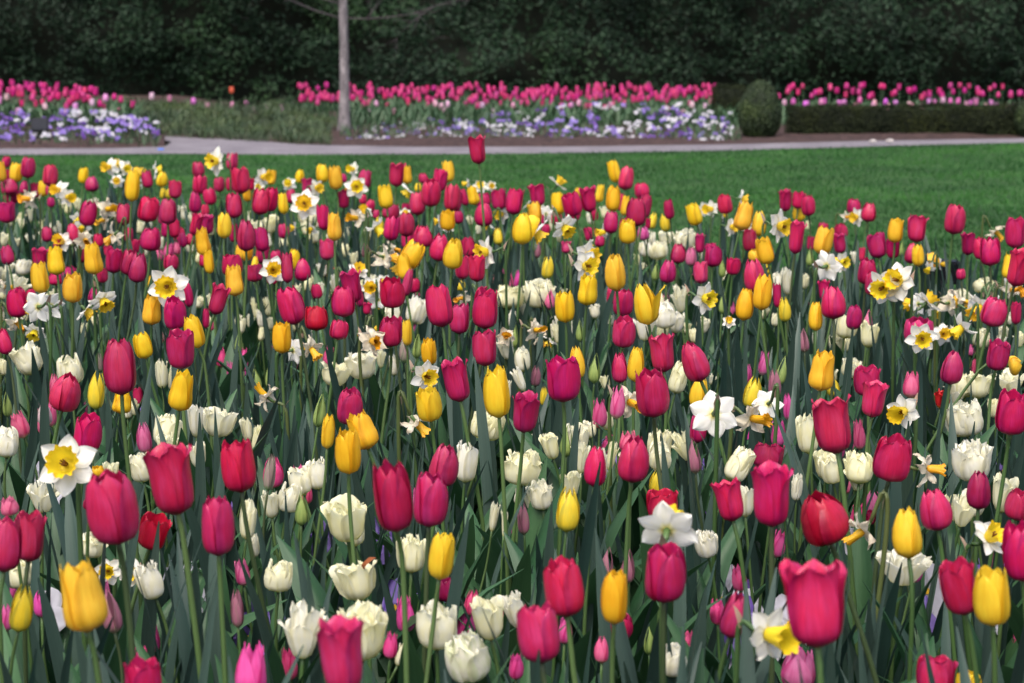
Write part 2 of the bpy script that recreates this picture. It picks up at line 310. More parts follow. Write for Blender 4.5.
# ---- low clipped box: a ball, two blocks and a bush at the frame's edge
def clipped(name, label, cat, c, size, shape, n_leaf, leaf=0.03):
    root = tag(obj(name, None, loc=c), label, cat)
    sx, sy, sz = size
    def surf(u, v, k=1.0):
        if shape == 'ball':
            th = math.acos(1 - 1.85 * v); r = math.sin(th) * (1 if math.cos(th) > 0 else (0.93 + .07))
            z = (math.cos(th) + 0.85) / 1.85
            n = Vector((math.sin(th) * math.cos(u * 6.283), math.sin(th) * math.sin(u * 6.283), math.cos(th)))
            prof = 0.5 * r * (1.12 - 0.22 * z)
            return Vector((prof * math.cos(u * 6.283) * sx * k, prof * math.sin(u * 6.283) * sy * k, z * sz * (0.5 + 0.5 * k))), n
    core = MB(); mb = MB()
    if shape == 'ball':
        nu, nv = 20, 12
        V = [surf(i / nu, max(j / nv, 1e-3), 0.93)[0] for j in range(nv + 1) for i in range(nu)]
        core.add(V, [(j * nu + i, j * nu + (i + 1) % nu, (j + 1) * nu + (i + 1) % nu, (j + 1) * nu + i) for j in range(nv) for i in range(nu)])
        for _ in range(n_leaf):
            p, n = surf(R.random(), R.random() * .999 + .0005)
            p = p * (1 + R.gauss(0, .018)) * (1 + 0.03 * noise.noise(p * 9))
            leaf_quad(mb, p, n + Vector((R.gauss(0, .5), R.gauss(0, .5), R.gauss(0, .5))), leaf * R.uniform(.7, 1.3), .6, R.uniform(0, 6.28))
    else:
        bm = bmesh.new(); bmesh.ops.create_cube(bm, size=1)
        bmesh.ops.scale(bm, vec=(sx - .05, sy - .05, sz - .03), verts=bm.verts); bmesh.ops.translate(bm, vec=(0, 0, sz / 2 - .02), verts=bm.verts)
        bmesh.ops.bevel(bm, geom=bm.edges[:], offset=0.03, segments=2, affect='EDGES')
        bm.verts.index_update(); core.add([v.co.copy() for v in bm.verts], [tuple(v.index for v in f.verts) for f in bm.faces]); bm.free()
        A = [sx * sz, sx * sz * .2, sx * sy, sy * sz, sy * sz]
        for _ in range(n_leaf):
            k = R.choices(range(5), A)[0]; a, b = R.uniform(-.5, .5), R.random()
            if k == 0: p, n = Vector((a * sx, -sy / 2, b * sz)), Vector((0, -1, .3))
            elif k == 1: p, n = Vector((a * sx, sy / 2, b * sz)), Vector((0, 1, .3))
            elif k == 2: p, n = Vector((a * sx, (b - .5) * sy, sz)), Vector((0, 0, 1))
            else: p, n = Vector(((k * 2 - 7) * sx / 2, a * sy, b * sz)), Vector((k * 2 - 7, 0, .2))
            q = p * 1.0; p = p + n.normalized() * (R.gauss(0, .014) + .035 * noise.noise(Vector((p.x * 3, p.y * 3, p.z * 5))))
            leaf_quad(mb, p, n + Vector((R.gauss(0, .5), R.gauss(0, .5), R.gauss(0, .5))), leaf * R.uniform(.7, 1.3), .6, R.uniform(0, 6.28))
    obj('solid_core', core.build(name + '_branches', [M['hcore']]), root)  # solid dark core behind the leaf faces
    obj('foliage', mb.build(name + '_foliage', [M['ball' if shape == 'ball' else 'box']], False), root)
b = at_z(762, 137, 0.02); clipped('box_ball', 'rounded clipped box bush at the gap between the far borders', 'bush', (b.x, b.y + .2, 0.0), (0.42, 0.42, 0.57), 'ball', 9000, .022)
b = at_y(731, 112, 22.6); clipped('box_block', 'short clipped box block partly hidden by the rounded bush', 'hedge', (b.x, b.y + .15, 0.05), (0.36, 0.5, 0.42), 'block', 3500, .024)
b = at_y(905, 138, 20.9); clipped('low_box_hedge', 'long low clipped box hedge under the right far tulips', 'hedge', (b.x, b.y, 0.0), (2.42, 0.42, 0.305), 'block', 16000, .024)
b = at_y(1035, 138, 20.6); clipped('box_bush', 'dark green bush at the end of the low hedge', 'bush', (b.x, b.y, 0.0), (0.40, 0.40, 0.44), 'ball', 6000, .022)

# ---- bare tree
def tree():
    p = at_y(344, 122, 21.2); root = tag(obj('bare_tree', None, loc=(p.x, p.y, 0.0)), 'slim grey tree trunk with bare twigs before the hedge', 'tree')
    tb = MB(); pts = [(0.0 + .012 * math.sin(z * 2), 0, z) for z in [0, .08, .2, .5, .9, 1.3, 1.7, 2.2, 2.8, 3.3]]
    tb.tube(pts, [.095, .072, .060, .052, .049, .047, .043, .034, .022, .01], 12)
    obj('trunk', tb.build('tree_trunk', [M['bark']]), root)
    def twig(mb, a, d, L, r, depth):
        P = [a]; q = a.copy(); dd = d.normalized()
        for _ in range(5):
            dd = (dd + Vector((R.gauss(0, .14), R.gauss(0, .14), R.gauss(0.03, .10)))).normalized(); q = q + dd * L / 5; P.append(q.copy())
        mb.tube(P, [r * (1 - .75 * i / 5) for i in range(6)], 5)
        if depth:
            for k in range(6 if depth > 1 else 4):
                i = R.randint(1, 5); twig(mb, P[i], dd + Vector((R.gauss(0, .7), R.gauss(0, .7), R.gauss(.1, .5))), L * R.uniform(.35, .6), r * .5, depth - 1)
    for z, ang, L in [(1.21, 3.05, 1.5), (1.22, -0.05, 1.25), (1.36, 3.4, 1.3), (1.42, 0.25, 1.5), (1.55, 2.7, 1.4), (1.6, -.5, 1.3), (1.9, 1.2, 1.3), (2.1, 4.0, 1.3), (2.3, 0.3, 1.1), (2.5, 2.9, 1.0), (2.8, 5.3, .9)]:
        mb = MB(); twig(mb, Vector((0, 0, z)), Vector((math.cos(ang), math.sin(ang) * .5, .10 if z < 1.5 else .5)), L, .0085, 3)
        obj('limb', mb.build('tree_limb', [M['twig']]), root)
tree()

# ---- small fittings: floodlights, stones, a scrap
def floodlight(label, loc, w, rz):
    root = tag(obj('garden_floodlight', None, loc=loc, rot=(0, 0, rz)), label, 'floodlight')
    def blk(nm, c, s, mat, rx=0.0):
        bm = bmesh.new(); bmesh.ops.create_cube(bm, size=1); bmesh.ops.scale(bm, vec=s, verts=bm.verts)
        bmesh.ops.bevel(bm, geom=bm.edges[:], offset=min(s) * .18, segments=2, affect='EDGES')
        me = bpy.data.meshes.new(nm); bm.to_mesh(me); bm.free(); me.materials.append(mat)
        return obj(nm, me, root, c, (rx, 0, 0))
    blk('housing', (0, 0, w * .75), (w, w * .35, w * .8), M['black'], -.25); blk('lens', (0, -w * .19, w * .8), (w * .84, w * .03, w * .62), M['glass'], -.25)
    blk('bracket', (0, .02, w * .2), (w * .12, w * .1, w * .5), M['black']); blk('foot', (0, .02, .01), (w * .5, w * .3, .02), M['black'])
p = at_y(40, 125, 18.9); floodlight('black floodlight standing among the pansies of the far left border', (p.x, p.y, .07), .165, .1)
p = at_y(945, 268, 5.6); floodlight('black floodlight low behind the leaves at the bed edge by the lawn', (p.x, p.y, .25), .085, 2.6)
def blob(name, label, cat, loc, s, mat):
    bm = bmesh.new(); bmesh.ops.create_icosphere(bm, subdivisions=3, radius=1)
    for v in bm.verts: v.co *= 1 + .25 * noise.noise(v.co * 1.7 + Vector(loc)); v.co = Vector((v.co.x * s[0], v.co.y * s[1], max(-.3, v.co.z) * s[2]))
    me = bpy.data.meshes.new(name); bm.to_mesh(me); bm.free(); me.materials.append(mat); me.polygons.foreach_set('use_smooth', [True] * len(me.polygons))
    tag(obj(name, me, loc=loc), label, cat)
p = at_z(873, 143, 0); blob('pale_stone', 'pale stone on the far path edge, nearer the rounded bush', 'stone', (p.x, p.y, .012), (.035, .04, .022), M['stone'])
p = at_z(890, 142.5, 0); blob('pale_stone', 'pale stone on the far path edge, farther from the rounded bush', 'stone', (p.x, p.y, .012), (.04, .04, .022), M['stone'])
p = at_z(161, 150.5, 0); blob('plastic_scrap', 'tiny scrap of blue plastic on the far path', 'litter', (p.x, p.y, .010), (.03, .02, .008), M['blue'])
# ------------------------------------------------------------------ flowers: one prototype per kind and form
def petal_grid(rad, ang, phi, rs=1.0, hs=1.0, nu=9, nv=13, bow=0.06, curl=0.0, jag=0.0, rib=0.03, wave=0.0, lean=0.0, seed=0, zc=None):
    V = []; UV = []; rr = random.Random(seed)
    jg = [rr.uniform(-1, 1) for _ in range(nu)]; ph = rr.uniform(0, 6.28)
    for j in range(nv):
        s = j / (nv - 1); s2 = 1 - (1 - s) ** 1.25
        for i in range(nu):
            u = -1 + 2 * i / (nu - 1)
            a = interp(ang, s2); r = interp(rad, s2) * rs
            z = (interp(zc, s2) if zc else s2 ** 1.1) * hs
            z += -0.05 * u * u * s2 * s2 + jag * jg[i] * max(0, s2 - .75) * 4 * 0.25
            r = r * (1 + bow * u * u * min(1, s2 * 2)) - rib * (1 - abs(u)) ** 3 * s2 * .5 + rib * .4 * math.cos(u * 9 + ph) * s2 * .3
            r += curl * max(0, s2 - .7) ** 2 * 6 + wave * math.sin(u * 4 + ph) * s2 * s2 + lean * s2 * s2
            t = phi + u * a
            V.append((r * math.cos(t), r * math.sin(t), z)); UV.append((i / (nu - 1), s2))
    Fc = [(j * nu + i, j * nu + i + 1, (j + 1) * nu + i + 1, (j + 1) * nu + i) for j in range(nv - 1) for i in range(nu - 1)]
    return V, Fc, UV
A_T = [(0, 1.0), (.15, 1.0), (.45, .98), (.66, .94), (.80, .84), (.90, .68), (.96, .50), (1, .20)]
A_P = [(0, 1.0), (.15, 1.0), (.4, .98), (.6, .82), (.78, .58), (.92, .30), (1, .03)]
RC = {'cup': [(0, .10), (.07, .34), (.18, .46), (.38, .50), (.66, .48), (.86, .44), (1, .38)],
      'egg': [(0, .10), (.07, .34), (.18, .46), (.38, .50), (.64, .46), (.84, .36), (1, .22)],
      'flare': [(0, .10), (.07, .33), (.18, .44), (.38, .475), (.66, .475), (.86, .48), (1, .50)],
      'open': [(0, .10), (.07, .34), (.18, .46), (.38, .50), (.66, .51), (.86, .50), (1, .46)],
      'tall': [(0, .10), (.06, .33), (.16, .45), (.36, .50), (.66, .485), (.86, .43), (1, .34)],
      'pear': [(0, .10), (.08, .37), (.2, .48), (.36, .49), (.60, .43), (.82, .40), (1, .34)],
      'lily': [(0, .10), (.08, .34), (.22, .46), (.42, .48), (.65, .42), (.85, .34), (1, .30)],
      'bud': [(0, .10), (.08, .34), (.22, .48), (.4, .48), (.62, .38), (.84, .20), (1, .03)]}
def norm(parts):
    zs = [v[2] for p in parts for v in p[0]]; rs = [math.hypot(v[0], v[1]) for p in parts for v in p[0]]
    z0, z1, r = min(zs), max(zs), max(rs)
    return [([(v[0] / r * .5, v[1] / r * .5, (v[2] - z0) / (z1 - z0)) for v in p[0]], p[1], p[2]) for p in parts]
def tulip_form(form, seed, pointed=False, six=True):
    rr = random.Random(seed); P = []
    ang = A_P if pointed else A_T
    curl = {'flare': .10, 'open': .03, 'lily': .06}.get(form, rr.uniform(-.05, .04))
    off = rr.uniform(0, 6.28)
    n = 3
    if form != 'bud':
        for k in range(n):
            P.append(petal_grid(RC[form], ang, off + math.pi / 3 + k * 2.094, rr.uniform(.86, .92), rr.uniform(.94, 1.0), curl=curl * .5, jag=.07, wave=.012, seed=seed * 9 + k, rib=.035))
    for k in range(n):
        loose = rr.random() < (.22 if form in ('cup', 'tall', 'open', 'flare') else .05)
        P.append(petal_grid(RC[form], ang, off + k * 2.094 + rr.uniform(-.16, .16), rr.uniform(.97, 1.06), rr.uniform(.90, 1.0), bow=.11, curl=curl + (.10 if loose else 0), jag=.07 if form != 'bud' else .0, wave=.020, lean=rr.uniform(-.035, .045), seed=seed * 9 + k + 4, rib=.035))
    return norm(P)
def splayed_form(seed, inner='egg'):
    P = tulip_form(inner, seed)
    ex = petal_grid([(0, .08), (.2, .40), (.5, .56), (.75, .66), (1, .82)], A_T, -0.25, hs=.86, seed=seed, curl=.1)
    P[-1] = ([(v[0], v[1], v[2]) for v in ex[0]], ex[1], ex[2]); return P
def double_form(form, seed):
    rr = random.Random(seed); P = []; off = rr.uniform(0, 6.28)
    rings = {'bowl': [([(0, .08), (.10, .30), (.32, .45), (.7, .49), (1, .53)], .96, 5, .80), ([(0, .06), (.15, .22), (.4, .35), (.7, .39), (1, .38)], 1.0, 5, .76), ([(0, .05), (.2, .16), (.5, .24), (1, .24)], .9, 4, .8)],
             'peony': [([(0, .08), (.08, .34), (.26, .49), (.55, .52), (.8, .50), (1, .47)], .84, 6, .74), ([(0, .06), (.15, .30), (.4, .43), (.7, .43), (1, .34)], .97, 5, .80), ([(0, .06), (.2, .22), (.5, .29), (1, .20)], 1.0, 5, .8), ([(0, .05), (.3, .12), (1, .10)], .94, 4, .9)],
             'wide': [([(0, .08), (.12, .32), (.45, .48), (.75, .60), (1, .74)], .84, 5, .72), ([(0, .06), (.2, .24), (.6, .38), (1, .46)], 1.0, 5, .7), ([(0, .05), (.3, .14), (1, .22)], .8, 4, .7)],
             'half': [([(0, .08), (.08, .33), (.26, .47), (.6, .50), (.85, .46), (1, .40)], .94, 5, .84), ([(0, .06), (.15, .28), (.4, .39), (.7, .38), (1, .26)], 1.0, 4, .85)]}[form]
    for k, (rd, hs, n, aw) in enumerate(rings):
        for i in range(n):
            ang = [(0, aw), (.5, aw * 1.05), (.70, aw * 1.0), (.86, aw * .88), (.95, aw * .62), (1, aw * .22)]
            P.append(petal_grid(rd, ang, off + k * .55 + i * 6.283 / n + rr.uniform(-.22, .22), rr.uniform(.86, 1.08), hs * rr.uniform(.80, 1.0), nu=11, nv=12, bow=.10, curl=rr.uniform(-.16, .20), jag=.12, wave=.055, lean=rr.uniform(-.07, .09), seed=seed * 31 + k * 7 + i, rib=.03))
    return norm(P)
def pack(name, parts, mat):
    mb = MB()
    for V, Fc, UV in parts: mb.add(V, Fc, UV)
    whole = mb.build(name, [mat])
    return whole, [mesh(name + '_petal', V, Fc, [mat], UV) for V, Fc, UV in parts]
FORMS = {}
for form, n in (('cup', 4), ('egg', 2), ('flare', 2), ('open', 2), ('tall', 3)):
    FORMS['C', form] = [pack('crimson_bloom', tulip_form(form, 10 + 7 * k + len(form)), M['C']) for k in range(n)]
for form, n in (('egg', 3), ('tall', 3), ('pear', 2), ('cup', 2)):
    FORMS['Y', form] = [pack('yellow_bloom', tulip_form(form, 60 + 7 * k + len(form)), M['Y']) for k in range(n)]
FORMS['Y', 'loose'] = [pack('yellow_bloom', splayed_form(91), M['Y'])]
FORMS['P', 'lily'] = [pack('pink_bloom', tulip_form('lily', 120 + k, True), M['P']) for k in range(3)]
FORMS['P', 'egg'] = [pack('pink_bloom', tulip_form('egg', 130 + k, True), M['P']) for k in range(2)]
FORMS['L', 'bud'] = [pack('greenish_bloom', tulip_form('egg', 140 + k, True), M['L']) for k in range(3)]
FORMS['G', 'bud'] = [pack('green_bud', tulip_form('bud', 150 + k, True), M['G']) for k in range(2)]
FORMS['M', 'bud'] = [pack('mauve_bud', tulip_form('bud', 160 + k, True), M['M']) for k in range(2)] + [pack('mauve_bud', tulip_form('egg', 163, True), M['M'])]
for form, n in (('bowl', 3), ('peony', 3), ('wide', 2), ('half', 2)):
    FORMS['W', form] = [pack('cream_bloom', double_form(form, 200 + 11 * k), M['W']) for k in range(n)]
FORMS['W', 'green'] = [pack('cream_bloom', double_form('peony', 233), M['WG'])]
FORMS['R', 'open'] = [pack('red_bloom', double_form('wide', 260), M['red'])]
DEFAULT = {'C': ['cup', 'cup', 'tall', 'tall', 'egg', 'flare', 'open'], 'Y': ['egg', 'tall', 'tall', 'pear', 'cup'], 'P': ['lily', 'lily', 'egg'], 'L': ['bud'], 'G': ['bud'], 'M': ['bud'], 'W': ['bowl', 'bowl', 'peony', 'wide', 'half'], 'R': ['open']}

# daffodils look along +Z, one unit across
def tepal(k, seed, mode):
    rr = random.Random(seed * 17 + k); nu, nv = 7, 10; V = []; UV = []
    a = k * 1.0472 + rr.uniform(-.08, .08); sweep = rr.uniform(-.06, .10) - (0.06 if k % 2 else 0); tw = rr.uniform(-.4, .4)
    L = .5 * rr.uniform(.92, 1.02); wmax = .178 * rr.uniform(.92, 1.08)
    if mode == 'faded': sweep = rr.uniform(-.35, .25); tw = rr.uniform(-.8, .8); wmax *= 1.0; L *= rr.uniform(.86, 1.0)
    if mode == 'swept': sweep -= .22
    for j in range(nv):
        s = j / (nv - 1); w = wmax * interp([(0, .30), (.25, .78), (.45, 1), (.7, .80), (.88, .38), (1, .02)], s)
        for i in range(nu):
            u = -1 + 2 * i / (nu - 1)
            x = .05 + (L - .05) * s; y = w * u; z = sweep * s * s + .03 * u * u * s - .015 * (1 - abs(u)) + .02 * math.sin(u * 3 + s * 5 + k) * s
            if mode == 'faded': z += .07 * math.sin(u * 4 + s * 7 + k * 2) * s; x *= 1 - .1 * abs(u) * rr.uniform(.6, 1.2)
            y, z = y * math.cos(tw * s) - z * math.sin(tw * s) * .3, z + y * math.sin(tw * s)
            V.append((x * math.cos(a) - y * math.sin(a), x * math.sin(a) + y * math.cos(a), z - .004 * (k % 2))); UV.append((i / (nu - 1), s))
    return V, [(j * nu + i, j * nu + i + 1, (j + 1) * nu + i + 1, (j + 1) * nu + i) for j in range(nv - 1) for i in range(nu - 1)], UV
def trumpet(seed, mode):
    rr = random.Random(seed); n, nv = 60, 10; V = []; UV = []; ph = rr.uniform(0, 6)
    L = {'full': .30, 'faded': .46, 'long': .52, 'swept': .40}.get(mode, .4)
    rad = [(0, .11), (.3, .15), (.6, .18), (.82, .205), (1, .245)] if mode != 'faded' else [(0, .09), (.3, .11), (.6, .115), (.82, .13), (1, .17)]
    for j in range(nv):
        s = j / (nv - 1)
        for i in range(n):
            q = 6.2832 * i / n; fr = max(0, s - .6) * 2.5
            r = interp(rad, s) * (1 + fr * (.07 * math.sin(q * 7 + ph) + .08 * math.sin(q * 13 + ph * 2)))
            z = L * s + fr * .03 * math.sin(q * 8 + ph)
            x, y = r * math.cos(q), r * math.sin(q)
            if mode == 'faded': x *= 1 + .25 * s; y *= 1 - .35 * s; y += .10 * s * s
            V.append((x, y, z)); UV.append((i / n, .3 + .7 * s))
    Fc = [(j * n + i, j * n + (i + 1) % n, (j + 1) * n + (i + 1) % n, (j + 1) * n + i) for j in range(nv - 1) for i in range(n)]
    b = len(V); V.append((0, 0, .02)); UV.append((.5, .3)); Fc += [(b, (i + 1) % n, i) for i in range(n)]
    return V, Fc, UV
DAFF = {}
for mode, mw, my in (('full', 'DW', 'DY'), ('long', 'DW', 'DY'), ('swept', 'DW', 'DY'), ('faded', 'DX', 'DO')):
    DAFF[mode] = []
    for sd_ in range(3):
        tp = [tepal(k, 300 + sd_, mode) for k in range(6)]
        w_, p_ = pack('daffodil_petals', tp, M[mw])
        t_ = MB(); t_.add(*trumpet(sd_ + 5, mode)); tm = t_.build('daffodil_trumpet', [M[my]])
        st = MB(); st.tube([(0, 0, .02), (0, 0, .2)], [.03, .022], 6); 
        for q in range(6): st.tube([(.03 * math.cos(q), .03 * math.sin(q), .05), (.04 * math.cos(q), .04 * math.sin(q), .24)], [.008, .014], 5)
        DAFF[mode].append((w_, p_, tm, st.build('daffodil_stamens', [M['dark']])))
nk = MB(); nk.tube([(0, 0, -.26), (0, 0, -.19), (0, 0, -.10), (0, 0, .0)], [.028, .055, .050, .06], 8); NECK = nk.build('daffodil_neck', [M['stem']])
sp = MB(); sp.add([(-.05, 0, 0), (.05, 0, 0), (-.07, .03, .14), (.07, .03, .14), (-.03, .02, .30), (.03, .0, .30), (0, -.02, .40)], [(0, 1, 3, 2), (2, 3, 5, 4), (4, 5, 6)]); SHEATH = sp.build('daffodil_sheath', [M['neck']])

# leaves, unit long
def blade(L, w, bend, fold, twist, kind, seed, n=9, across=5):
    rr = random.Random(seed); V = []; UV = []; ph = rr.uniform(0, 6)
    prof = [(0, .5), (.15, .8), (.4, 1), (.65, .82), (.85, .48), (1, .03)] if kind == 't' else [(0, .8), (.3, 1), (.7, .95), (.88, .7), (.96, .4), (1, .08)]
    x = z = 0; th = 0
    for j in range(n):
        s = j / (n - 1)
        if j: th = bend * s ** 1.6; x += math.sin(th) * L / (n - 1); z += math.cos(th) * L / (n - 1)
        nrm = Vector((math.cos(th), 0, -math.sin(th)))
        for i in range(across):
            u = -1 + 2 * i / (across - 1); hw = w * interp(prof, s) * .5
            y = hw * u; o = -fold * hw * (1 - abs(u)) ** 1.0 * (1 - .6 * s) + (.12 * hw * math.sin(s * 9 + ph + u * 2) if kind == 't' else 0)
            q = twist * s
            p = Vector((x, 0, z)) + Vector((0, 1, 0)) * (y * math.cos(q) - o * math.sin(q)) + nrm * (o * math.cos(q) + y * math.sin(q))
            V.append(p); UV.append((i / (across - 1), s))
    return V, [(j * across + i, j * across + i + 1, (j + 1) * across + i + 1, (j + 1) * across + i) for j in range(n - 1) for i in range(across - 1)], UV
def blade_mesh(name, mat, *a):
    mb = MB(); mb.add(*blade(*a)); return mb.build(name, [mat])
TLEAF = [blade_mesh('tulip_leaf', M['tleaf'], 1, R.uniform(.11, .17), R.uniform(.15, .9), .8, R.uniform(-.5, .5), 't', k) for k in range(8)]
DLEAF = [blade_mesh('daffodil_leaf', M['dleaf'], 1, R.uniform(.036, .052), R.uniform(.05, .35), .5, R.uniform(-1.2, 1.2), 'd', k) for k in range(8)]

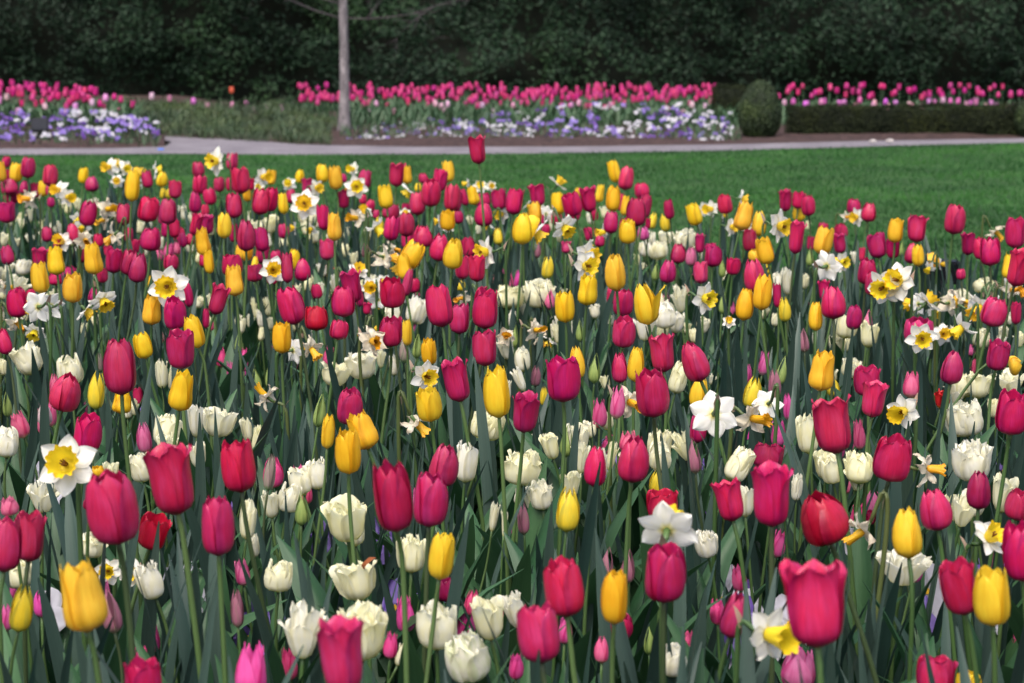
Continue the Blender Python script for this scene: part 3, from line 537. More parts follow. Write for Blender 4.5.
DATA = '''
C 6 162 10 12; C 28 167 14 21 r=1; C 7 175 9 12; C 50 175 15 21; C 92 184 13 15; C 147 179 11 17; C 175 189 13 18; C 200 184 15 19; C 198 169 12 15; C 195 202 12 21
C 196 224 13 22; C 9 187 16 16; C 12 196 16 14; C 24 187 8 13; C 35 190 9 15; C 49 190 7 11; C 51 202 8 10; C 7 212 17 21; C 88 213 17 25 t=12; C 124 214 14 21; C 148 209 20 25
C 168 211 17 25; C 174 228 11 19; C 73 233 14 20; C 128 234 10 14; C 151 239 21 23; C 165 229 8 16; C 98 240 10 13
Y 1 171 10 20; Y 16 172 13 19; Y 83.5 175 10 16; Y 133 185 15 31 v=tall; Y 139 172 14 10 v=cup; Y 162 179 11 15; Y 43 188 10 16; L 163 193 8 12; L 170 193 9 12; L 176 188 6 12
D 110 167 17 d=lf; D 117 166 16 d=fu; D 125 168 15 d=rf; D 117 181 13 d=f; D 155 170 17 d=r; D 29 199 20 x d=fl; D 59 190 18 d=fl; D 67 197 17 d=rf; D 107 209 22 x d=fr; D 104 220 19 x d=lf; D 114 235 22 x d=ld; D 85 240 20 x d=rf; D 143 183 10 d=r
W 57 229 10 14; W 30 215 7 14; W 77 203 10 14; W 140 227 9 12; W 183 212 8 15; W 30 238 10 10; W 43 225 7 12; W 95 203 7 12; W 62 203 7 12
D 217 161 26 d=lf v=full; C 232 161 13 18; C 219.5 184 11 15; C 240 180 18 26; C 230 184 9 14; C 210 196 13 17; C 233.5 205 16 25; Y 247 194 10 14; C 251 184 7 12; D 262 177 18 d=rf; Y 271 177 11 15
C 261 201 18 26; C 271 199 15 24; D 259 187 11 d=f; D 289 184 14 d=f; Y 300 176 9 14; C 307 186 12 16; D 316 188 17 d=fr; C 291 196 10 14; Y 283 203 10 21; D 305 204 28 d=f v=full; Y 322 173 12 18; Y 335 177 14 24
C 343.5 178 6 9; D 354 169 13 d=lf; C 365 179 13 19; D 356 187 22 d=f; D 350 190 14 x d=lf; C 343.5 199 12 18; C 370 206 10 14; C 363 199 8 10; C 397 174 17 24 v=flare; Y 385.5 196 15 24 v=cup; C 391 211 17 17 t=14; C 392 228 16 24 t=8
D 357 218 20 x d=lf; D 364 212 15 d=fu; L 379 225 10 19; C 323 217 13 25; Y 334 226 14 28; W 308 218 18 12; W 317 236 10 12; D 295 228 13 d=l; Y 224 225 14 25; C 206 224 18 20; C 205 210 8 12; C 234 233 9 18
C 246 235 18 31 v=egg; C 261 239 14 24; W 272 224 17 16; W 252 215 8 10; W 243 214 6 10; Y 203 241 14 28; C 376 214 7 9; W 345 232 8 12
C 477.5 149.5 20 29 z=69 v=flare r=2; Y 407 174 9 19; Y 448 171 12 21; C 440 180 14 22; C 423 178 9 10; C 431 192.5 19 27; Y 418 187 7 9; D 409 190 18 d=ld; C 417 203 16 23; C 452 197 16 26; C 456 201 12 20 t=8; C 464 197 8 17
D 468 183 9 d=l; D 480 187 14 d=fu; D 491 186 10 d=f; Y 473 195 11 19; C 499 199 15 21; C 515 201 17 26; C 537 195 17 22 v=flare; C 484 214 18 24; C 483 200 15 14; D 502 214 18 d=lf; Y 535 212 14 22; Y 558 203 13 22; D 558 184 20 d=ru
C 572 204 19 24; C 573 212 15 18; C 588.5 199 17 25; Y 578 192 7 9; Y 600 193 9 18; C 594 214 8 14; D 546 214 15 d=b; C 540 221 8 14; C 556 218 11 14; D 564 227 27 d=rfd; Y 523 228 22 33 v=loose; Y 447.5 220 15 20 v=cup; D 439 221 13 d=l; C 458 217 10 13; C 406 224 16 24; D 405 214 12 d=f
C 423 236 19 22; L 498 236 10 18; C 406 207 8 8; D 540 206 13 d=lf; W 552 224 9 13; W 470 220 7 10
Y 614 171 12 22; C 626 178 15 23; Y 613 198 14 25; C 641.5 190 15 15; C 621 202 8 18; Y 625 205 8 20; C 637 211.5 20 28; C 645 206 13 24; C 611 222 15 22; Y 628 231 17 24; L 653 220 9 18; L 665 222 11 20; C 669 209 10 20
P 643 233 13 15 z=42; C 648 223 6 11; D 605 232 15 d=lf; W 665 238 16 13; W 685 239 20 18; W 651 238 8 14; Y 694 214 15 22; D 703 209 14 d=fr; D 712 209 16 d=lf; D 723 215 12 d=r; C 725 204 15 19; D 741 199 18 d=r; Y 744 215 17 29; Y 759 223 14 25
D 731 227 17 d=fr; D 779 226 30 d=fr v=full; C 785 200 14 22; C 799 200 13 17; C 808 205 14 21; Y 799 214 12 14; C 797 237 18 34; C 700 243 11 19; C 750 240 14 22; Y 765 250 17 27; C 711 247 12 8; W 634 236 8 14; W 605 212 10 12
C 853.6 206 14 15; C 869 212 15 19; D 857 217 18 d=lf; D 846 217 12 x d=rf; C 917.5 228 21 27 v=flare; C 955 219 20 29 v=tall; Y 895.6 230 15 24 v=cup; C 877 245 18 25 t=-9; C 1016 232 20 31; C 968 243.5 15 22; D 995 231 20 x d=rd; C 990 251 21 28; C 979 248 12 22; C 1019 267 27 40 t=10
Y 824 240 18 28 v=cup; C 823 227 10 9; C 839 243 14 20; C 841 231 13 14; C 893 248 13 20; G 902 248 6 17; C 911.5 253 13 20; Y 918 255 12 21; Y 932 261 18 14 t=70; D 940 264 12 d=r; C 961 274 9 11; C 811 243 8 14; G 810 256 8 20
D 827 266 30 d=rb; D 841.5 262 19 d=fr; D 899 281 36 d=fl v=full; D 884 287 34 d=fl v=full; C 867 271 18 26; C 872 283 14 24; C 862 254 7 14; W 855 258 8 14; Y 1009 265 12 26; W 984 285 21 14; D 1007 284 15 d=r; D 1016 287 20 x d=rd; W 805 281 8 14; W 808 225 5 9
C 7 255 13 19; C 40 257 17 18; Y 56 260 17 28; Y 40 277 19 33; W 23 267 17 15; W 18 284 26 17; D 4 287 16 x d=r; Y 93 258 18 31; C 82 254 8 16; C 84 263 9 14; C 114 260 17 25; C 135 246 14 14; C 129 262 16 25; C 138 267 18 30; C 171 262 15 16; P 169 250 12 16 z=40; P 177 248 9 14 z=40
W 189 244 9 18; C 69 273 16 14 c=1.1,2,1.6; Y 73 287 19 30; D 38 307 30 d=lb; D 50 306 26 d=bl v=swept; D 103 300 28 d=rfd; D 168 286 45 d=f v=full r=.3; Y 151 282 8 14; C 17 303 20 28; C 18 294 16 13; D 16 322 22 x d=rd; C 31 294 9 10; Y 152 309 18 30; C 174 313 25 34; Y 194 331 20 35; C 188 294 9 25; M 140 290 8 14
Y 245 251 18 18; Y 209 261 10 24; C 203 260 8 13; Y 255 266 8 20; C 232 265 20 22; Y 234 279.5 19 33; C 262 254 15 18; D 273 270 26 d=f v=long; C 287 267 12 30; C 276 256 11 12; Y 294 259 11 20; C 302.5 269.5 16 22 v=egg; C 327 249 15 21 c=1.2,3,1.5; R 328 270 16 14; M 366 250 10 17; P 310 254 7 14
D 384 257 24 x d=rb; D 392 249 16 x d=r; Y 412 254 22 28 t=28; Y 404 266 14 26; D 358 271 20 d=fu; C 218.5 299 21 32; C 291 305 29 40; C 316 318 22 24 c=1,.5,.35; C 343.5 301 25 32; C 352 286 24 34; D 372 288 22 d=f; D 378 300 20 d=db; C 392 292 25 31 v=cup; C 391 331 25 32; M 369 309 8 18; C 206 318 7 20; P 211 325 7 12; Y 282 337 20 33
W 335 284 10 20; W 237 321 6 16; W 254 307 6 20; W 267 306 6 18
C 440 247 19 27; Y 454 253 20 31; C 468 247 13 19; D 487 252 30 d=lf v=full; C 462 267 15 23; C 477 268 17 26; C 408 282 10 28; M 537 249.5 9 18; L 547.5 267 13 24; C 589 234 12 14; C 566 247 10 12 c=1.2,4,1.8; D 587 256 30 d=fr v=full; D 585 266 30 d=rf v=full; Y 588 289 19 31; Y 565 306 20 31
C 440 305 29 44; C 486 308 28 42 v=cup; C 460 318 22 32; D 464 298 18 x d=fl; P 501 275 8 16; P 510 278 6 20; P 519 279 11 20; M 494 282 13 15 c=1.8,1,1; W 539.5 293 30 26 v=peony; M 550 299 11 22 c=2,1,1.5; W 417 310 20 26; Y 407 332 10 26; P 417 292 8 10; W 595 311 10 14; W 556 324 8 16; D 535 330 22 x d=rf; D 540 338 16 x d=rd; L 461 285 10 12; W 524 310 8 16
Y 615.6 272 23 38; Y 645 303 26 44 v=loose r=0; C 623 302 20 27; C 624 332 25 32 c=1.1,2,1.2; C 611 295 9 18; C 678 253 15 20; M 691 256 13 20 c=1.6,1,1.4; C 713 256 17 21; C 668 271 16 23 v=egg; C 701 272 14 22 c=1.1,3,1.4; G 722 267 8 22; G 656 271 8 20; P 690 280 11 14; P 666 298 8 11; P 731 307 9 18; G 723 302 8 24
D 704 298 29 d=rf; W 680 298 18 26; W 664 314 22 26; W 677 322 14 20; W 703 324 12 12; D 729 322 13 d=fu; W 735 267 8 14; C 754 275 23 35; Y 756 255 15 12; Y 745 304 18 31; Y 763 291.5 20 37 v=tall; C 777 295 8 24; L 784.5 309 13 26; W 787 281 10 26; P 601 302 6 11; P 611 309 5 10; L 768 268 6 12; W 646 244 8 10; W 690 250 7 12; W 637 260 7 12
C 833 302 27 34; C 824 290 12 20; P 810 308 8 14; Y 816 316 14 28 v=egg; W 845 325 22 24 v=half; C 853.6 317 16 24; M 868 321 11 24 c=1.5,1,1.3; M 804 340 11 25; D 927 302 27 d=ru; D 918 304 22 d=bl; D 921 338 29 d=f v=full; C 919 330 30 26 c=1.1,2,1.6; D 949 303 24 x d=rb; D 958 300 20 x d=r; D 972 310 22 d=fr; C 994 311.5 24 29 c=1.1,2,1.3; C 1016 313 10 22; D 1011 290 20 x d=rf; D 962 327 26 d=dl v=swept; W 983 338 16 20; W 1002 333 14 13; C 998 355 24 32; C 952 367 24 35 t=6
C 874 399 29 37 c=1.1,1.6,1.1; C 868 381 26 30; P 911.6 384 18 28 z=42; Y 822.6 370 27 42 v=pear; L 833 387 14 20; P 963 342 9 14; P 973 366 7 18; Y 1015 365 20 12 t=80; W 1010 381 32 22; W 979 385 24 24; W 819 338 14 16; W 851 368 20 18; W 847 344 8 14; P 936 382 10 18; W 938 318 12 10
C 4 341 14 26 t=-10; W 27 359 30 30; W 3 367 10 16; C 120 366 34 58 v=tall; Y 143 345 18 26; M 160 335 9 17 c=1.8,2,1.6; C 181 349 29 41; Y 182 390 25 43 v=pear; W 162 373 11 28 v=half; L 97 390 18 39; C 66 392 34 40 t=16 v=egg; P 55 386 12 28 z=42; G 7 404 10 27; M 44.5 412 16 28 c=1.8,3,2.5; P 52 411 12 32; P 19.5 424.5 19 28; C 88 433 30 40; Y 122 402 18 22; P 82 410 14 20; C 138 396 10 18; C 153 400 7 14; P 144 437 16 33
W 134 407 8 16; W 7 441 20 30; W 195 420 20 36; W 218 422 36 28; W 247 429 12 24; M 100 362 7 20 c=.8,1.6,1
D 293 350 25 d=rb; P 220.5 357 11 20; P 244 359 9 24; P 252 361 6 14; P 260 350 6 14; P 329 356 12 22; P 271 351 6 12; G 239 341 8 24; G 256 379 10 26; G 269 377 9 22; D 267 397 28 x d=lu; G 320.5 409 13 37; Y 328 431 14 36; C 349 406 29 38; Y 362 430 29 40 t=-18; Y 348 450 28 49 v=tall; D 372 341 30 x d=rf; W 362 365 30 26; W 380 357 12 20; D 373 329 10 d=r; P 300 431 6 14
C 485 347.5 26 37 v=open; Y 429 351 15 27; G 417.5 345 10 27; M 404 349 11 28 c=.8,1.6,1; D 425 376 30 d=rf; C 456.6 379.6 31 45 v=flare; Y 497 391 28 54 v=tall; C 525 412 32 42; C 562.5 378.6 37 47 v=open; Y 577 362 17 34 v=egg; L 544 396 9 20; G 595 368 13 31; M 536 376 11 22; G 515 336 8 24; G 580 330 9 24; W 506 348 17 22; W 519 379 10 24; Y 429 404 28 36 v=cup; D 416 422 30 x d=rd; W 488 424 36 34 v=half; W 555 330 10 18; W 568 330 10 18; W 527 436 12 10; G 567 440 14 34
C 619.5 367 17 32 c=1.1,2,1.2; Y 636 364 19 36 v=egg; C 662.5 352 30 40 v=flare; C 694 361 29 43 v=egg; C 652 392 36 52 v=cup; D 629 402 32 x d=rf; P 617.6 402 16 34 z=44; W 679 377 20 34; Y 699.6 393 20 32; D 714 414 52 d=bbbd v=full; D 752 418 34 x d=rf; D 768 404 30 d=bbd; C 698 428 16 28; L 753 392 19 34; P 764 363 11 25; P 745 371 8 14; G 782 370 11 31; M 774.5 383.5 14 31; P 787.5 406 10 28; P 778 433 16 28; W 808 432 26 44 v=half; W 606 420 14 18; W 712 379 8 10; W 605 382 10 14; G 686 431 7 20
C 833 424.5 46 58 v=flare; C 893 458 42 48 v=cup t=8; D 904 411 38 d=lf; W 965 418 42 38 v=peony; W 971 459.5 46 44 v=peony; C 1012 412.5 34 46; D 927 469 38 x d=r; W 860 467 28 34 v=half; P 859 434 13 32; P 852 447 14 20; P 847 485 12 18; C 979 489.7 26 40 v=egg c=.62,.6,.7; W 1003 493 32 40; C 1019 505 26 30; R 943 399 26 20; W 994 408 12 18; P 807 402 10 16
D 67 465 66 d=fffu v=full r=.5; W 43 496 38 34; C 112 507 55 77 v=tall; C 172 479 54 72 v=flare; C 154 532 32 37 t=18 c=1,.6,.4; C 30 536 33 52; C 6 543 34 58; P 9 506 20 20 z=44; W 91 545 28 22; C 76 497 20 16 c=.5,.5,.6; Y 97 471 14 10
C 237.7 465 37 55 v=cup c=1,.6,.6; C 217 525 36 62 v=tall; C 392 496 42 76 v=tall; M 270 472 13 38 c=.8,1.6,1; P 273 472 22 32; G 301.5 508 14 36; P 306.5 490.5 13 28; W 345 520 56 46 v=bowl; W 317 473 20 30 v=half; W 248 518 18 44 v=half; W 254 545 10 24; P 393 447 6 18
C 444 465 32 44 v=egg t=10; C 430 499 37 56 v=tall; W 466 461 26 44 v=half; W 523 467 46 38 v=peony; W 544 496 14 26; W 522 495 14 20; L 568 509 25 46; M 523 518 13 34; W 494 516 9 30; P 482 492 7 16;P 492 494 7 18; P 472 545 14 18; W 412 553 34 40 v=peony; Y 442 555 29 50 v=tall; C 596 466 24 42 v=egg; W 581 456 22 36; P 583 483 9 16
C 633.6 459 33 48 v=egg; P 628 441 20 22 z=42; W 660 455 26 32 v=half; W 612 455 12 32; L 657 483 16 26; C 663 505 31 30 v=open c=1,1,.6; D 667 530 68 d=bbu v=full; M 694 455 15 38; W 740 464 27 38 v=peony; C 729 500 33 43; C 772 495 46 64 v=flare; C 769 456 31 26 v=open; P 779 543 15 30; W 797 487 10 26; G 718 524 13 22; M 607 564 15 36; M 628 566 16 36
C 822 518 52 55 t=-20 v=egg c=.85,.5,.4; Y 907 532 32 52 v=egg; C 935 509 34 44 c=1.05,1.4,1.1; W 964 509 34 38; D 863 530 44 x d=ld; P 874 503 18 28; W 905 566 72 40 v=wide; D 988 538 46 d=ruf; C 1021 551 40 62; C 960 587 38 58; Y 992 596 39 61 v=cup; C 815 603 72 88 v=flare r=0.3; C 869 517 14 14; C 855 547 14 14 c=.5,.5,.6
Y 81 595 47 75 v=pear; W 18 573 28 28; P 9 597 16 36; L 22 608 24 50; D 109 571 26 d=f; D 133 573 26 d=f; W 150 580 30 40 v=half; M 111 610 21 48; C 142 684 40 54; P 151 635 18 36; W 279 575 32 34; M 237 608 14 40; P 252 671 34 62; W 304 630 56 58 v=wide; W 362 632 56 58 v=bowl; W 356 580 54 42 v=bowl; C 342 655 53 78 v=flare c=1.1,2,1.3; P 289 663 17 36; P 305.5 669 14 26; P 310 603 7 16
W 436 625 46 50 v=half; W 467 656 54 54 v=green; W 487 618 42 46 v=bowl; W 515 610 28 40 v=bowl; P 405 614 20 38; P 465 624 22 36; C 564 587 42 60 v=cup c=1.05,1.2,.8; C 539 632 45 62 v=cup; C 447 589 26 24 c=.6,.6,.8; W 403 653 12 26; P 511 682 12 14
C 664 573 45 60 v=cup; Y 615 596 30 58 v=tall; C 617 625 32 28 c=.8,.8,.8; C 735 615 28 48 v=egg t=12 c=.8,1.5,1; D 768 634 62 d=rf v=long; W 673 659 30 36 v=half; G 649 640 12 30; P 799 668 38 42; C 937 675 42 40 v=open c=1,1.5,1; Y 968 682 26 24
V 52 626 16; V 39 612 14; U 47 661 16; V 281 665 14; V 380 651 14; U 728 642 16; V 715 657 18; U 780 667 18; V 691 575 10 10 purple; V 945 656 12; V 266 362 10; U 66 522 16; U 74 540 16; V 160 436 12; V 5 490 10; V 280 516 10 10 purple; V 440 650 12; U 280 500 12; V 720 640 14 14 purple; U 620 470 8; V 1008 600 10; V 310 545 10; U 690 640 14; U 920 625 10; U 985 660 12; V 60 640 14; U 110 540 12
W 211 300 9 13; W 270 323 9 13; W 251 321 9 13; W 9 268 9 13; W 320 289 9 13; W 306 228 9 13; W 159 243 9 13; W 184 281 9 13; W 4 239 9 13; W 95 320 9 13; W 260 233 9 13; W 271 230 9 13; W 209 229 9 13; W 0 315 9 13; W 71 239 9 13; W 1002 315 9 13; W 295 325 9 13; W 550 292 9 13; W 208 323 9 13; W 704 326 9 13; W 368 234 9 13; W 148 222 9 13; W 307 284 9 13; W 3 292 9 13; W 344 250 9 13; W 834 270 9 13; W 322 270 9 13; W 764 312 9 13; W 18 305 9 13; W 373 281 9 13; W 9 220 9 13; C 94 295 11 15 z=40; C 102 275 11 15 z=40; C 483 294 11 15 z=40; C 179 235 11 15 z=40; C 272 277 11 15 z=40; C 56 274 11 15 z=40; C 414 285 11 15 z=40; C 19 294 11 15 z=40; C 47 234 11 15 z=40; C 317 291 11 15 z=40; C 176 292 11 15 z=40; C 283 231 11 15 z=40; C 164 217 11 15 z=40; C 358 299 11 15 z=40; P 1006 386 10 16; P 414 332 10 16; P 605 438 10 16; P 464 365 10 16; P 56 454 10 16; P 33 378 10 16; P 855 313 10 16; P 746 460 10 16; P 643 431 10 16; P 108 368 10 16; P 152 442 10 16; P 300 371 10 16; P 1019 640 16 26; P 995 560 16 26; P 497 615 16 26; P 488 528 16 26; P 411 499 16 26; P 384 667 16 26; P 979 595 16 26; P 509 537 16 26; P 90 524 16 26; P 797 643 16 26; P 368 627 16 26; P 790 608 16 26
P 472 602 16 28 z=30; P 141 659 16 28 z=30; P 6 617 16 28 z=30; P 916 569 16 28 z=30; P 565 630 16 28 z=30; P 41 603 16 28 z=30; P 717 611 16 28 z=30; P 739 578 16 28 z=30; P 242 572 16 28 z=30; P 516 666 16 28 z=30; P 602 649 16 28 z=30; P 391 645 16 28 z=30; P 103 593 16 28 z=30; P 687 643 16 28 z=30; U 907 634 14; V 404 548 14; V 203 657 14; U 55 555 14; U 141 527 14; V 924 502 14; V 3 632 14; V 913 520 14; V 910 506 14; V 510 594 14; V 939 564 14; U 196 632 14; V 591 514 14; V 734 488 14; U 566 601 14; V 760 627 14; V 1017 504 14; V 410 661 14; V 623 488 14; U 862 584 14; V 790 497 14; U 112 656 14; U 460 560 14; V 760 555 14; V 335 566 14; V 226 533 14; W 830 469 22 28; W 290 497 22 28; W 56 479 22 28; W 571 485 22 28; W 353 531 22 28; W 577 438 22 28; W 660 442 22 28; W 775 496 22 28; W 974 502 22 28; W 141 467 22 28; W 706 543 22 28; W 29 552 22 28; W 825 464 22 28; W 167 445 22 28
'''
LAND = {
 (50, 175): 'the leftmost lone crimson tulip',
 (440, 305): 'the dark crimson bloom beside a paler one', (93, 258): 'the pointed far yellow tulip',
 (133, 185): 'the tall far yellow tulip', (305, 204): 'the large far daffodil', (779, 226): 'the wide daffodil by the lawn', (523, 467): 'the round central cream tulip', (965, 418): 'the round right-hand cream tulip', (17, 303): 'the crimson pair at left edge',
 (477, 149): 'the tallest lone tulip', (67, 465): 'the big front-facing daffodil', (815, 603): 'the largest flared crimson tulip', (81, 595): 'the largest yellow tulip',
 (168, 286): 'the flat starry daffodil', (667, 530): 'the upturned white daffodil', (714, 414): 'the daffodil seen from behind', (905, 566): 'the wide-open cream tulip',
 (645, 303): 'the loose-petalled yellow tulip', (345, 520): 'the white bowl-shaped tulip', (172, 479): 'the lopsided flared crimson tulip', (822, 518): 'the tilted dark red tulip',
 (652, 392): 'the broad mid-bed crimson tulip', (497, 391): 'the egg-shaped yellow tulip', (921, 338): 'the daffodil covering a pink tulip', (217, 161): 'the topmost white daffodil',
 (356, 580): 'the brown-flecked white tulip', (467, 656): 'the green-streaked white tulip', (943, 399): 'the splayed red petals', (614, 171): 'the topmost yellow tulip',
 (955, 219): 'the crimson tulip alone on lawn', (768, 634): 'the big faded daffodil', (416, 422): 'the hooked wilting daffodil', (328, 270): 'the fallen red petals',
 (899, 281): 'the large lawn-side daffodil', (587, 256): 'the double-headed pale daffodil', (120, 366): 'the ragged crimson tulip', (342, 655): 'the pink-red tulip at the bottom edge',
 (392, 496): 'the tallest crimson bloom at centre', (523, 228): 'the spread yellow tulip', (487, 252): 'the white daffodil beside crimson pair'}
LAND_LABEL = {
 (50, 175): 'crimson tulip standing clear against the lawn at the upper left',
 (440, 305): 'dark full crimson tulip beside a paler pinkish one, above a cream tulip', (93, 258): 'pointed yellow tulip standing in front of a far crimson group',
 (133, 185): 'tall yellow tulip standing highest among the far left blooms', (305, 204): 'large white daffodil with broad yellow cup among far crimson tulips', (779, 226): 'wide white daffodil with yellow cup at the lawn side of the bed', (523, 467): 'round cream double tulip at bed centre above a bud', (965, 418): 'round cream double tulip behind two crossing dark leaves', (17, 303): 'front crimson tulip of a pair at the left edge',
 (477, 149): 'tallest crimson tulip, standing alone above the bed against the lawn', (67, 465): 'largest front-facing white daffodil with a ruffled yellow cup',
 (815, 603): 'largest flared crimson tulip with one petal bent outwards', (81, 595): 'largest pear-shaped yellow tulip at the front of the bed', (168, 286): 'flat starry white daffodil facing front with a round yellow cup',
 (667, 530): 'upturned white daffodil just above a crimson tulip', (714, 414): 'wide white daffodil seen from behind', (905, 566): 'wide-open cream tulip behind an egg-shaped yellow tulip',
 (645, 303): 'yellow tulip with one loose petal sticking out', (345, 520): 'white bowl-shaped tulip left of the tallest central crimson bloom', (172, 479): 'lopsided flared crimson tulip right of the big front-facing daffodil',
 (822, 518): 'dark red tulip tilted over on a bent stem', (652, 392): 'broad crimson tulip standing before a yellow one mid-bed', (497, 391): 'smooth egg-shaped yellow tulip between two crimson tulips',
 (921, 338): 'small front-facing daffodil covering a pink-red tulip', (217, 161): 'topmost white daffodil against the lawn with a yellow cup', (356, 580): 'white double tulip with a brown dead flake on its rim',
 (467, 656): 'cream double tulip with green streaks at the bottom edge', (943, 399): 'splayed red petals of a tulip opened flat', (614, 171): 'topmost yellow tulip against the lawn beside a crimson one',
 (955, 219): 'upright crimson tulip alone against the lawn on a bare stem', (768, 634): 'big faded daffodil with swept back white petals and long trumpet', (416, 422): 'wilting daffodil hanging from a hooked brown stem below a yellow tulip',
 (328, 270): 'torn red tulip petals hanging below a pale crimson bloom', (899, 281): 'large white daffodil, upper of a pair near the lawn edge', (587, 256): 'pale daffodil, upper of two heads one above the other',
 (120, 366): 'tall ragged crimson tulip with folded rim beside a greenish bud', (342, 655): 'large pink-red tulip before a wide cream tulip at the bottom edge', (392, 496): 'tall closed crimson tulip standing in front at bed centre',
 (523, 228): 'yellow tulip with spread petals among far crimson tulips', (487, 252): 'white daffodil with yellow cup beside a close crimson pair'}
NAMES = {'C': 'crimson_tulip', 'Y': 'yellow_tulip', 'P': 'pink_tulip', 'L': 'greenish_yellow_tulip', 'G': 'green_tulip_bud', 'M': 'mauve_tulip_bud', 'W': 'cream_double_tulip', 'R': 'red_tulip', 'D': 'daffodil', 'V': 'pansy', 'U': 'pansy'}
WORDS = {k: v.replace('_', ' ') for k, v in NAMES.items()}; WORDS['W'] = 'cream double tulip'; WORDS['V'] = 'violet pansy'; WORDS['U'] = 'white pansy'
GROUPS = {'C': 'crimson tulips of the front bed', 'Y': 'yellow tulips of the front bed', 'P': 'small pink tulips of the front bed', 'L': 'greenish yellow opening tulips', 'G': 'green tulip buds', 'M': 'mauve tulip buds', 'W': 'cream double tulips', 'R': 'opened red tulips', 'D': 'daffodils of the front bed', 'V': 'pansies under the tulips', 'U': 'pansies under the tulips'}
SIZE = {'C': .070, 'Y': .066, 'P': .055, 'L': .060, 'G': .055, 'M': .058, 'W': .062, 'R': .05, 'D': .066, 'V': .03, 'U': .03}
ZNOM = {'C': .51, 'Y': .50, 'P': .34, 'L': .44, 'G': .40, 'M': .41, 'W': .37, 'R': .40, 'D': .46, 'V': .17, 'U': .17}
items = []
for ln in DATA.split('\n'):
    for ent in ln.split(';'):
        q = ent.split()
        if len(q) < 4 or q[0][0] == '#': continue
        k = q[0]; x, y, w = map(float, q[1:4]); h = float(q[4]) if len(q) > 4 and q[4].replace('.', '').isdigit() else w
        fl = [f for f in q[4:] if not f.replace('.', '').isdigit()]
        items.append({'k': k, 'x': x, 'y': y, 'w': w, 'h': h, 'f': fl})
for it in list(items):                                          # pale doubles and daffodils grow in clumps
    k, w, h = it['k'], it['w'], it['h']
    if k in 'CY' and h < 32 and it['y'] > 165: it['w'] *= 1.10; it['h'] *= 1.06
    if k == 'D' and w < 38: it['w'] *= 1.18
    if k == 'W' and h < 32: it['w'] *= 1.22; it['h'] *= 1.12; h *= 1.12
    y_lim = it['y'] > (200 if it['x'] < 600 else 200 + (it['x'] - 600) * .15)
    if not y_lim or it['y'] > 520: continue
    if k == 'W' and h < 34 and R.random() < .95:
        items.append({'k': 'W', 'x': it['x'] + R.choice((-1, 1)) * w * R.uniform(.8, 1.5), 'y': it['y'] + R.uniform(2, 12), 'w': w * R.uniform(.9, 1.3), 'h': h * R.uniform(.8, 1.1), 'f': []})
    if k == 'D' and w < 28 and R.random() < .85:
        items.append({'k': 'D', 'x': it['x'] + R.choice((-1, 1)) * w * R.uniform(.7, 1.4), 'y': it['y'] + R.uniform(-4, 12), 'w': w * R.uniform(.9, 1.25), 'h': h, 'f': ['d=' + R.choice(('f', 'lfd', 'rfd', 'rd', 'ld', 'fd', 'b'))] + (['x'] if R.random() < .3 else [])})
    if k == 'C' and h < 25 and R.random() < .16:
        items.append({'k': 'C', 'x': it['x'] + R.choice((-1, 1)) * w * R.uniform(.7, 1.2), 'y': it['y'] + R.uniform(3, 12), 'w': w * .9, 'h': h * .85, 'f': ['z=43']})
    if k == 'P' and R.random() < .35:
        items.append({'k': 'P', 'x': it['x'] + R.choice((-1, 1)) * w * R.uniform(.8, 1.6), 'y': it['y'] + R.uniform(2, 12), 'w': w, 'h': h * .9, 'f': []})
def opt(it, c):
    for f in it['f']:
        if f.startswith(c + '='): return f[2:]
    return None
def octant(dx, dy):
    a = math.degrees(math.atan2(-dy, dx)) % 360
    return ['to the right of', 'up and right of', 'above', 'up and left of', 'to the left of', 'down and left of', 'below', 'down and right of'][int((a + 22.5) // 45) % 8]
ORD = ['nearest', 'second nearest', 'third nearest', 'fourth nearest', 'fifth nearest', 'sixth nearest', 'seventh nearest', 'eighth nearest', 'ninth nearest', 'tenth nearest', 'eleventh nearest', 'twelfth nearest']
def make_labels():
    for it in items:
        key = (int(it['x']), int(it['y']))
        it['label'] = LAND_LABEL.get(key)
    for k in NAMES:
        ks = [i for i in items if i['k'] == k]
        for lx, ly in LAND:
            sec = {}
            for it in ks:
                dx, dy = it['x'] - lx, it['y'] - ly
                if abs(dx) + abs(dy) < 1: continue
                sec.setdefault(octant(dx, dy), []).append((math.hypot(dx, dy), it))
            for o, v in sec.items():
                v.sort(key=lambda t: t[0])
                for n, (d, it) in enumerate(v[:12]): it.setdefault('cand', []).append((d + 45 * n, n, o, (lx, ly)))
    seen = set()
    for it in items:
        if it['label']: seen.add(it['label']); continue
        for c, n, o, l in sorted(it.get('cand', [])):
            s = '%s%s, %s %s %s' % (it['adj'] + ' ' if it.get('adj') else '', WORDS[it['k']], ORD[n], o, LAND[l])
            if s not in seen and len(s.replace('-', ' ').split()) <= 16: it['label'] = s; seen.add(s); break
TINT = {'C': lambda: (R.uniform(.80, 1.10), R.uniform(.5, 1.6), R.uniform(.78, 1.14), 1), 'Y': lambda: (1, R.uniform(.86, 1.1), R.uniform(.6, 1.6), 1), 'P': lambda: (R.uniform(.85, 1.1), R.uniform(.7, 1.6), R.uniform(.8, 1.25), 1), 'W': lambda: (1, 1, R.uniform(.85, 1.1), 1), 'D': lambda: (1, 1, 1, 1)}
